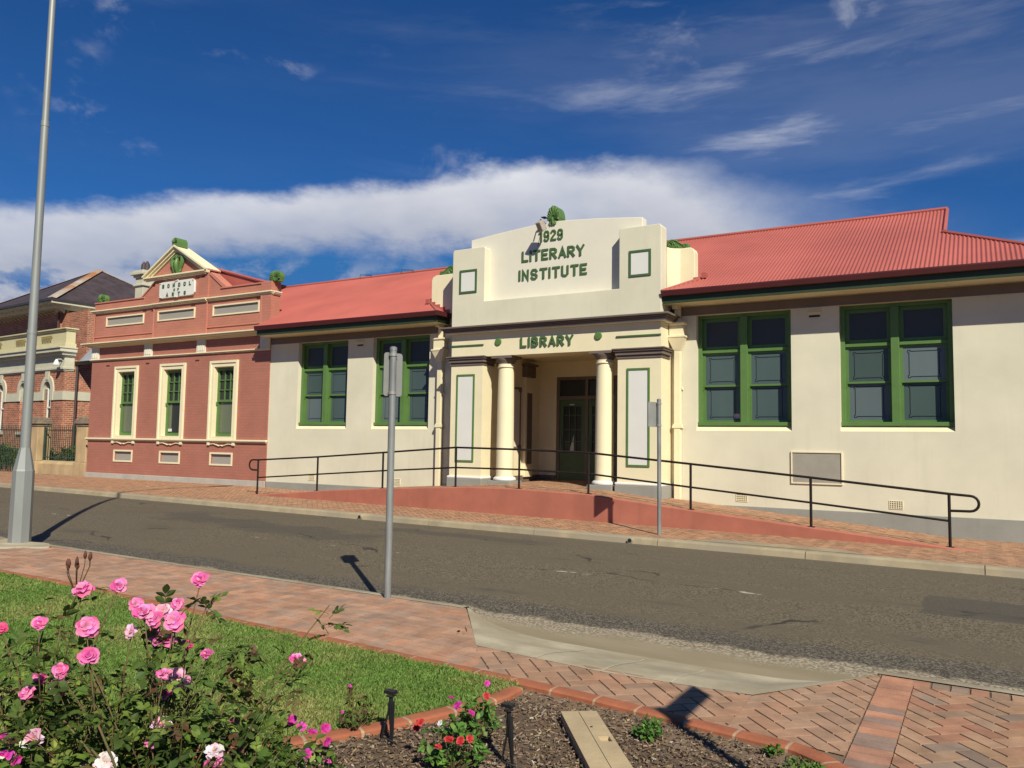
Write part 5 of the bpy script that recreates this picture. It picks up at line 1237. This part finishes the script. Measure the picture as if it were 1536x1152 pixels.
def edging(name, pts, label, w=.115, h=.024, L_=.30):
    t = thing(name, (pts[0][0], pts[0][1], zg(pts[0][0])), label, 'garden edging')
    # resample
    P = [Vector((x, y, zg(x))) for x, y in pts]; S = [0.]
    for a, b in zip(P, P[1:]): S.append(S[-1]+(b-a).length)
    def at(s):
        for k in range(len(S)-1):
            if s <= S[k+1]: return P[k].lerp(P[k+1], (s-S[k])/max(1e-6, S[k+1]-S[k]))
        return P[-1]
    prof = [(-w/2, -.03), (-w/2, h*.55), (-w*.40, h*.9), (-w*.25, h), (w*.25, h), (w*.40, h*.9), (w/2, h*.55), (w/2, -.03)]
    def sweep(m, s0, s1, sc=1.):
        rows = []; n = max(2, int((s1-s0)/.06)+1)
        for k in range(n+1):
            s = lerp(s0, s1, k/n); p = at(s); d = (at(min(s+.03, S[-1]))-at(max(s-.03, 0))); d.z = 0; d.normalize(); q = Vector((-d.y, d.x, 0))
            rows.append([p+q*(a*sc)+Vector((0, 0, b*sc+sag(s))) for a, b in prof])
        i = len(m.v)
        for row in rows: m.v += [tuple(v) for v in row]
        k_ = len(prof)
        for a in range(len(rows)-1):
            for b in range(k_-1): j = i+a*k_+b; m.f.append([j, j+1, j+k_+1, j+k_]); m.c.append(None)
        m.face([m.v[i+b] for b in range(k_)]); m.face([m.v[i+(len(rows)-1)*k_+b] for b in reversed(range(k_))])
    sag = lambda s: .004*math.sin(s*3.1)
    mb, mo = MB(), MB(); s = 0.; r = random.Random(int(S[-1]*100))
    while s < S[-1]-.05:
        e = min(S[-1], s+L_*r.uniform(.93, 1.05)); sweep(mb, s+.012, e-.006); sweep(mo, max(0, s-.006), s+.012, .97); s = e
    build_split(mb, 'edging_brick', EDGEM, t, smooth=True); build_split(mo, 'mortar_joint', MORTAR, t)
edging('garden_edging', [(x, path_edge(x)-.0) for x in (-11, -9.6, -8.6, -7.8, -6.8, -5.7, -4.8, -4.0, -3.4, -3.0, -2.7, -2.5, -2.1, -1.85, -1.6, -1.4, -1.2, -1.05, -.88)]+[(-.74, 4.47), (-.64, 4.36), (-.56, 4.2), (-.50, 3.95), (-.46, 3.6), (-.42, 3.1)], 'terracotta brick edging running between the brick footpath and the lawn and bed')
edging('garden_edging', [(-2.64, 4.60)]+CURVE[1:10], 'curved terracotta brick edging dividing the lawn from the mulched bed')

# weathered board with a square hole, lying in the bed
bd = thing('weathered_board', (-1.80, 4.0, .03), 'pale weathered board with a square hole lying on the mulch', 'board', rz=R(0))
ax = Vector((-2.06, 4.33, 0)); ux = Vector((.60, -.80, 0)).normalized(); vx = Vector((.80, .60, 0)).normalized()*.0+Vector((ux.y*-1, ux.x, 0))
m = MB(); w2 = .105
def bp_(u, v, z): p = ax+ux*u+vx*v; return (p.x, p.y, zg(p.x)+z)
us = [0, .40, .475, 1.25]; vs_ = [-w2, -.002, .003, .045, .098, w2]
hole = (.40, .475, .003, .098); vs_ = [-w2, -.004, .0, .025, .085, w2]
Z1, Z0 = .048, .03
for a, b in zip(us, us[1:]):
    for c, d in zip(vs_, vs_[1:]):
        if abs(a-.40) < 1e-6 and abs(c-.025) < 1e-6:
            z = Z1-.02
            m.face([bp_(a, c, z), bp_(b, c, z), bp_(b, d, z), bp_(a, d, z)])
            for (p, q) in (((a, c), (b, c)), ((b, c), (b, d)), ((b, d), (a, d)), ((a, d), (a, c))): m.face([bp_(*p, z), bp_(*q, z), bp_(*q, Z1), bp_(*p, Z1)])
            continue
        zt = Z1-.004 if abs(c+.004) < 1e-6 else Z1
        m.face([bp_(a, c, zt), bp_(b, c, zt), bp_(b, d, zt), bp_(a, d, zt)])
for p, q in (((0, -w2), (1.25, -w2)), ((1.25, -w2), (1.25, w2)), ((1.25, w2), (0, w2)), ((0, w2), (0, -w2))): m.face([bp_(*p, Z0-.04), bp_(*q, Z0-.04), bp_(*q, Z1), bp_(*p, Z1)])
m.build('board', BOARDM, bd, weld=True)
m = MB(); c_ = Vector(bp_(.26, .02, Z1)); m.tube([c_-Vector((0, 0, .0)), c_+Vector((0, 0, .002))], .008, 10); m.build('bolt_hole', LEADL, bd)

# sprinkler stakes
def stake(x, y, h, label, lean=(0, 0)):
    t = thing('sprinkler_stake', (x, y, zg(x)), label, 'sprinkler', 'black sprinkler stakes in the bed')
    tl = lambda z: (x+lean[0]*z/h, y+lean[1]*z/h, zg(x)+z)
    m = MB(); b = Vector(tl(.0)); e = Vector(tl(h))
    m.tube([tl(-.05), tl(h*.35), tl(h*.75), tl(h*.80)], [.004, .011, .018, .014], 4); m.tube([tl(h*.2)[:2]+(tl(h*.2)[2],), tl(h*.8)], [.012, .02], 3); m.build('spike', PLASTIC, t)
    m = MB(); m.tube([tl(h*.80), tl(h*.90)], .012, 8); m.tube([tl(h*.90), tl(h*.93)], .026, 10); m.box(e.x-.032, e.x+.030, e.y-.02, e.y+.02, e.z-.012, e.z+.004); m.tube([tl(h*.95), tl(h*1.01)], .008, 6); m.build('sprinkler_head', PLASTIC, t)
    m = MB(); m.tube([(x+.02, y, zg(x)+.01), (x-.05, y-.02, zg(x)+.03), (x-.035, y, zg(x)+h*.5), tl(h*.86)], .006, 6); m.build('hose', PLASTIC, t)
stake(-2.72, 3.44, .26, 'black plastic sprinkler stake standing by the curved brick edging', (-.03, .02))
stake(-2.03, 3.52, .30, 'black plastic sprinkler stake standing beside the red flowers', (-.03, .0))

# ------------------------------------------------------------------ POLES AND SIGNS
lpx, lpy = -11.87, 6.42; z0 = zg(lpx)
pole = thing('light_pole', (lpx, lpy, z0), 'tall grey tapered street light pole on an octagonal base by the kerb', 'street light')
m = MB(); m.lathe(lpx, lpy, [(.146, z0-.02), (.140, z0+1.02)], 8, R(22.5)); 
nn = [(.140, z0+1.021), (.132, z0+1.05), (.07, z0+1.36)]; m.lathe(lpx, lpy, nn, 8, R(22.5)); m.build('base', GALVP, pole)
m = MB(); sh = [(.068, 1.33), (.063, 3.0), (.067, 3.0), (.066, 3.06), (.060, 3.06), (.052, 6.1), (.056, 6.1), (.055, 6.18), (.048, 6.18), (.042, 8.75)]
m.lathe(lpx, lpy, [(r_, z0+z) for r_, z in sh], 16); m.build('shaft', GALVP, pole, smooth=True)
m = MB(); m.tube([(lpx, lpy, z0+8.7), (lpx+.15, lpy+.35, z0+9.15), (lpx+.5, lpy+1.1, z0+9.5), (lpx+.95, lpy+2.0, z0+9.7)], [.05, .045, .04, .035], 10); m.build('outreach_arm', GALVP, pole, smooth=True)
m = MB(); m.tube([(lpx+.95, lpy+2.0, z0+9.70), (lpx+1.05, lpy+2.2, z0+9.72), (lpx+1.2, lpy+2.5, z0+9.74), (lpx+1.28, lpy+2.66, z0+9.74)], [.05, .13, .14, .05], 10); m.build('lantern', GALVP, pole, smooth=True)
m = MB(); pts = [(.50+.10*math.sin(3*a)+.05*math.cos(5*a), a) for a in [R(15*k) for k in range(24)]]
m.prism([(lpx+.15+r_*math.cos(a)*1.15, lpy-.12+r_*math.sin(a)*.62) for r_, a in pts], z0-.02, z0+.016, 'xy'); m.build('concrete_footing', CONC, pole, bevel=.01)
def sign_post(x, y, h, plate, label, side):
    z = zg(x); t = thing('sign_post', (x, y, z), label, 'sign post', 'galvanised sign posts')
    m = MB(); m.tube([(x, y, z-.05), (x-.01, y, z+h)], .036, 14); m.build('post', GALV, t, smooth=True)
    m = MB(); m.lathe(x-.01, y, [(.039, z+h-.03), (.039, z+h), (.02, z+h+.012)], 14); m.build('cap', GALV, t, smooth=True)
    pw, phh, ang, off = plate; d = Vector((math.cos(ang), math.sin(ang), 0)); n = Vector((-math.sin(ang), math.cos(ang), 0))
    c = Vector((x, y, z+h-.05-phh/2))+n*.05+d*off
    m = MB(); r_ = .03; out = []
    for (sx, sz, a0) in ((1, 1, 0), (-1, 1, 90), (-1, -1, 180), (1, -1, 270)):
        for k in range(4): a = R(a0+30*k); out.append((sx*(pw/2-r_)+r_*math.cos(a), sz*(phh/2-r_)+r_*math.sin(a)))
    M = Matrix.Translation(c) @ Matrix.Rotation(ang, 4, 'Z'); m.add(MB().prism(out, -.003, .003), M); m.build('sign_plate', ALU, t)
    for zz in (z+h-.075, z+h-phh-.02):
        m = MB(); m.lathe(x-.01, y, [(.044, zz-.015), (.044, zz+.015)], 14); q = Vector((x, y, zz)); m.tube([q+d*.04, q+n*.045+d*.05], .012, 6); m.build('clamp', ALU, t, smooth=True)
sign_post(-5.21, 6.46, 2.54, (.225, .45, R(72), .025), 'grey signpost with its plate seen from behind, standing on the near footpath', 1)
sign_post(-5.0, 13.78, 2.42, (.225, .45, R(66), -.125), 'grey signpost with an edge-on plate standing at the far kerb by the ramp', -1)
t = thing('street_sign', (.79, 2.58, 0), 'street name blade on a galvanised post beside the garden bed', 'street sign')
m = MB(); m.tube([(.79, 2.58, -.05), (.79, 2.58, 2.72)], .034, 14); m.build('post', GALV, t, smooth=True)
m = MB(); m.box(.782, .798, 2.62, 3.22, 2.50, 2.68); m.build('name_blade', ALU, t, bevel=.004)
m = MB(); m.box(.765, .815, 2.56, 2.66, 2.48, 2.70); m.build('clamp', ALU, t)

for dx, lb in ((-5.29, 'small dark round stormwater outlet in the far kerb near the edge-on signpost'), (-11.38, 'small dark round stormwater outlet in the far kerb below the left end of the ramp')):
    t = thing('drain_outlet', (dx, 13.14, zg(dx)-.07), lb, 'drain', 'stormwater outlets in the kerb')
    m = MB(); m.tube([(dx, 13.10, zg(dx)-.06), (dx, 13.18, zg(dx)-.06)], .048, 14); m.build('pipe', KERBM, t)
    m = MB(); m.tube([(dx, 13.097, zg(dx)-.06), (dx, 13.0995, zg(dx)-.06)], .036, 14); m.build('opening', LEADL, t)

# ------------------------------------------------------------------ PLANTS
BLOOMS = [(-2.506, 1.562, 1.112, 0.063, 'p'), (-2.5, 1.685, 1.11, 0.057, 'p'), (-2.232, 1.795, 1.141, 0.056, 'p'), (-2.662, 1.521, 0.996, 0.051, 'p'), (-2.766, 1.456, 0.979, 0.036, 'h'), (-2.367, 1.494, 1.027, 0.067, 'p'), (-2.229, 1.592, 1.07, 0.063, 'p'), (-2.403, 1.787, 1.023, 0.053, 'l'), (-2.222, 1.703, 1.077, 0.037, 'p'), (-2.193, 1.67, 1.035, 0.072, 'p'), (-2.429, 1.77, 0.944, 0.049, 'p'), (-2.242, 1.675, 0.964, 0.065, 'p'), (-2.269, 1.781, 0.928, 0.036, 'h'), (-2.102, 1.728, 0.933, 0.042, 'p'), (-2.012, 2.023, 0.867, 0.057, 'p'), (-2.324, 1.478, 0.949, 0.058, 'p'), (-2.55, 1.467, 0.856, 0.057, 'p'), (-2.551, 1.53, 0.815, 0.073, 'p'), (-2.513, 1.408, 0.826, 0.044, 'p'), (-2.207, 1.704, 0.85, 0.069, 'l'), (-2.19, 1.65, 0.818, 0.037, 'p'), (-2.07, 1.552, 0.918, 0.035, 'p'), (-2.162, 1.623, 0.74, 0.059, 'l'), (-2.107, 1.55, 0.719, 0.042, 'p'), (-2.322, 1.332, 0.757, 0.055, 'l'), (-1.79, 1.511, 0.768, 0.052, 'w'), (-1.978, 1.667, 0.643, 0.057, 'p'), (-2.148, 1.435, 0.693, 0.062, 'w'), (-2.26, 1.449, 0.655, 0.042, 'l'), (-2.52, 1.415, 0.665, 0.033, 'x'), (-2.40, 1.68, 1.06, .05, 'p'), (-2.33, 1.70, 1.02, .055, 'p'), (-2.30, 1.60, 1.00, .05, 'l'), (-2.42, 1.45, .90, .05, 'p')]
def rose_bush(base, label, blooms, shoots, fill, seed, spread):
    r = random.Random(seed); bx, by = base; z = zg(bx)
    t = thing('rose_bush', (bx, by, z), label, 'rose bush', 'rose bushes in the foreground')
    cn, lf = MB(), MB(); tips = []
    for (x, y, zz, s, k) in blooms:
        a = (bx+r.uniform(-.06, .06), by+r.uniform(-.06, .06), z)
        pts = cane(cn, r, a, (x, y, zz-.01), r.uniform(.004, .007), .0017, r.uniform(.05, .22))
        put_bloom(t, (x, y, zz), max(s, .042)*1.04, k, r); tips.append(pts)
        bas = Vector((x, y, zz))
        for q in range(3): leaf(lf, bas-Vector((0, 0, .012)), rvec(r, -.2), Vector((0, 0, 1)), .02, .006, vcol(r, LG[1]))
    for (x, y, zz) in shoots:
        pts = cane(cn, r, (bx+r.uniform(-.06, .06), by+r.uniform(-.06, .06), z), (x, y, zz), r.uniform(.005, .007), .0018, .12); tips.append(pts)
        for q in range(8): rose_spray(lf, r, pts[-1]-Vector((0, 0, r.uniform(0, .13))), rvec(r, .2), .03, 5, LG+RUST)
    for pts in tips:
        for p in pts[3:]:
            for q in range(r.randint(0, 2) if p.z > .85 else r.randint(1, 3)):
                rose_spray(lf, r, p+rvec(r)*.008, rvec(r, .15), r.uniform(.026, .042), 5 if r.random() < .7 else 3, LG if r.random() < .92 else RUST)
    for k in range(fill):                              # leafy side twigs through the body of the bush
        a = r.uniform(0, 6.3); d = math.sqrt(r.random())
        top = spread[2]*(1-.40*d*d)*r.uniform(.35, 1.06)
        p = Vector((bx+spread[0]*d*math.cos(a), by+spread[1]*d*math.sin(a), z+top))
        st = Vector((lerp(bx, p.x, .55), lerp(by, p.y, .55), lerp(z, p.z, .55)))
        pts = cane(cn, r, st, p, .0028, .0012, .2)
        for q in pts[3:]:
            rose_spray(lf, r, q, rvec(r, .25), r.uniform(.022, .038), 5, LG if r.random() < .965 else RUST)
    for k in range(14):
        a = r.uniform(0, 6.3); e = (bx+spread[0]*.5*math.cos(a), by+spread[1]*.5*math.sin(a), z+spread[2]*r.uniform(.5, .9)); cane(cn, r, (bx+r.uniform(-.08, .08), by+r.uniform(-.08, .08), z), e, .008, .003, .2)
    cn.build('cane', CANE, t, smooth='all'); lf.build('foliage', LEAF, t)
    return t, r
A = [b for b in BLOOMS if b[0] > -2.46]; Bb = [b for b in BLOOMS if b[0] <= -2.46]
t1, r1 = rose_bush((-2.22, 1.62), 'rose bush with many pink blooms spreading over the lawn, the fuller one', A, [(-1.985, 2.142, 1.03), (-2.27, 1.855, 1.04), (-2.14, 1.944, .92), (-2.18, 1.92, .9), (-2.3, 1.7, .98), (-2.03, 1.75, .8), (-2.1, 1.9, .8), (-1.95, 1.95, .85)], 290, 3, (.50, .48, .92))
m = MB(); rr = random.Random(4); bp0 = Vector((-2.60, 1.60, 1.12))
t2, r2 = rose_bush((-2.55, 1.42), 'pink rose bush in the lower left corner, with a cluster of brown buds on top', Bb, [(-2.498, 1.493, 1.01), (-2.75, 1.6, 1.02), (-2.66, 1.35, .95), (-2.8, 1.5, .9)], 250, 8, (.46, .46, .88))
for k in range(9):
    e = Vector((-2.64+rr.uniform(-.035, .035), 1.629+rr.uniform(-.03, .03), 1.165+rr.uniform(-.02, .035))); m = MB()
    m.tube([(-2.60, 1.60, 1.08), e-Vector((0, 0, .02)), e], [.0015, .0012, .0012], 4, True, (.10, .06, .03)); m.tube([e, e+Vector((0, 0, .008)), e+Vector((0, 0, .018)), e+Vector((0, 0, .028))], [.002, .006, .005, .001], 6, True, (.16, .06, .04)); m.build('bud', LEAF, t2, smooth='all')
# extra rose bushes in front to fill the bottom edge
def low_plant(name, base, label, cat, n, rad, h, lsz, cols, flowers, seed, group=None, fk='m', fsz=.03):
    r = random.Random(seed); x, y = base; z = zg(x); t = thing(name, (x, y, z), label, cat, group)
    lf, st = MB(), MB()
    for k in range(n):
        a = r.uniform(0, 6.3); d = math.sqrt(r.random()); p = Vector((x+rad*d*math.cos(a), y+rad*d*math.sin(a), z+h*(1-.55*d*d)*r.uniform(.35, 1)))
        st.tube([(lerp(x, p.x, .3), lerp(y, p.y, .3), z), (lerp(x, p.x, .8), lerp(y, p.y, .8), lerp(z, p.z, .6)), p], [.003, .002, .0012], 4)
        for q in range(6): leaf(lf, p+rvec(r)*.012, rvec(r, .35), Vector((0, 0, 1))+rvec(r)*.5, lsz*r.uniform(.7, 1.2), lsz*r.uniform(.4, .6), vcol(r, cols[r.randrange(len(cols))], .25), .15, .3)
    st.build('stem', CANE, t); lf.build('foliage', LEAF, t)
    for f in flowers:
        put_flower(t, f[:3], f[3] if len(f) > 3 else fsz, f[4] if len(f) > 4 else fk, r)
    return t
FLM = {}
for kd in 'mrx':
    FLM[kd] = []
    for k in range(2): o = bloom_mesh(_bl, kd if kd != 'x' else 'x', (5, 3), .7).build('bloom', PETAL, smooth='all'); FLM[kd].append(o.data); bpy.data.objects.remove(o)
def put_flower(parent, pos, size, kd, r):
    o = bpy.data.objects.new('bloom', FLM[kd][r.randrange(2)]); COL.objects.link(o); o.parent = parent; o.matrix_parent_inverse = world_of(parent).inverted(); o.location = pos; o.scale = (size,)*3
    o.rotation_euler = (Vector((.3, -.5, .7))+rvec(r)*.6).to_track_quat('Z', 'Y').to_euler()
MAG = [[-2.288, 2.011, 0.617], [-2.062, 2.058, 0.65], [-2.074, 2.172, 0.575], [-2.025, 2.186, 0.593], [-1.908, 2.072, 0.602], [-1.976, 2.045, 0.558], [-2.038, 2.03, 0.528], [-2.036, 2.211, 0.46], [-2.033, 2.075, 0.627], [-2.126, 2.063, 0.655], [-2.054, 2.025, 0.698]]
MAG2 = [[-2.34, 1.259, 0.775], [-2.287, 1.266, 0.722], [-2.296, 1.251, 0.738], [-2.36, 1.269, 0.725]]
BRIGHT = [(.09, .20, .035), (.12, .24, .045), (.07, .16, .03), (.16, .27, .06)]
low_plant('flowering_shrub', (-2.06, 2.02), 'leafy shrub dotted with small magenta flowers beside the rose bush', 'shrub', 260, .30, .66, .042, LG+BRIGHT[:2], [(*p, .034, 'm' if k < 9 else 'x') for k, p in enumerate(MAG[:9])], 21)
low_plant('flowering_shrub', (-2.30, 1.30), 'low shrub with magenta and white flowers under the roses in the bottom left corner', 'shrub', 220, .28, .72, .04, LG+BRIGHT[:1], [(*p, .03, 'm') for p in MAG2]+[(-2.42, 1.30, .70, .035, 'x'), (-2.25, 1.27, .66, .03, 'x'), (-2.2, 1.33, .68, .03, 'r'), (-2.12, 1.4, .66, .03, 'm')], 22)
low_plant('rose_seedling', (-3.0, 3.46), 'small wilting plant with a reddish top beside the curved edging', 'plant', 22, .10, .25, .035, LG+RUST, [(-3.02, 3.44, .27, .022, 'm'), (-3.05, 3.42, .13, .02, 'm')], 23)
low_plant('bedding_plant', (-2.38, 3.72), 'bright green bedding plant with magenta flowers between the two sprinkler stakes', 'plant', 40, .13, .26, .04, BRIGHT, [(-2.43, 3.62, .22, .05, 'm'), (-2.34, 3.62, .20, .04, 'm'), (-2.30, 3.70, .27, .04, 'r'), (-2.5, 3.66, .24, .035, 'm'), (-2.36, 3.8, .30, .035, 'm')], 24)
low_plant('bedding_plant', (-2.28, 3.36), 'leafy plant with bright red flowers at the bottom edge of the bed', 'plant', 46, .17, .22, .045, BRIGHT, [(-2.22, 3.24, .20, .05, 'r'), (-2.18, 3.28, .19, .045, 'r'), (-2.25, 3.2, .17, .045, 'r'), (-2.14, 3.3, .20, .04, 'r'), (-2.44, 3.3, .22, .05, 'r'), (-2.48, 3.33, .18, .04, 'r'), (-2.3, 3.28, .25, .03, 'x')], 25)
low_plant('weed', (-1.60, 4.30), 'bright green leafy weed growing in the mulch beside the board', 'weed', 30, .10, .09, .035, BRIGHT, [], 26)
low_plant('weed', (-.98, 4.42), 'small pale green rosette weed near the brick edging', 'weed', 9, .04, .04, .04, BRIGHT, [], 27)
low_plant('weed', (-.80, 4.28), 'creeping green weed spilling onto the edging at the bed corner', 'weed', 18, .10, .05, .03, LG+BRIGHT, [(-.86, 4.1, .03, .03, 'm')], 28)
# hedge behind the fence
def hedge(x0, x1, y0, y1, z0, z1, label, seed, n):
    r = random.Random(seed); t = thing('garden_shrub', ((x0+x1)/2, (y0+y1)/2, z0), label, 'shrub', 'shrubs behind the iron fence'); lf, st = MB(), MB()
    for k in range(n):
        x, y = r.uniform(x0, x1), r.uniform(y0, y1); hz = z0+(z1-z0)*(.75+.35*mnoise.noise(Vector((x*1.1, y, 1))))*r.uniform(.3, 1)
        for q in range(3): leaf(lf, Vector((x, y, hz))+rvec(r)*.05, rvec(r, .2), Vector((0, 0, 1))+rvec(r), r.uniform(.08, .14), r.uniform(.04, .06), vcol(r, (LG+RUST[:1])[r.randrange(7)], .3), .2, .2)
        if k % 12 == 0: st.tube([(x, y, z0), (x, y, hz)], .012, 4)
    lf.build('foliage', LEAF, t); st.build('stem', CANE, t)
hedge(-30.9, -28.4, 17.9, 18.7, .2, 1.35, 'clipped green shrub behind the railing between the two sandstone piers', 31, 1500)
hedge(-36.5, -32.0, 17.9, 18.9, .2, 1.45, 'leafy shrub behind the railing left of the light pole', 32, 1700)
# fallen leaf on the path
lf = MB(); rr = random.Random(2)
for k in range(3): leaf(lf, Vector((-3.78+.03*k, 5.62+.02*k, zg(-3.8)+.012)), rvec(rr), Vector((0, 0, 1)), .06, .03, (.22, .09, .03), .3, -.2)
tag(lf.build('fallen_leaf', LEAF), 'curled brown leaf lying on the brick footpath near the kerb ramp', 'leaf')
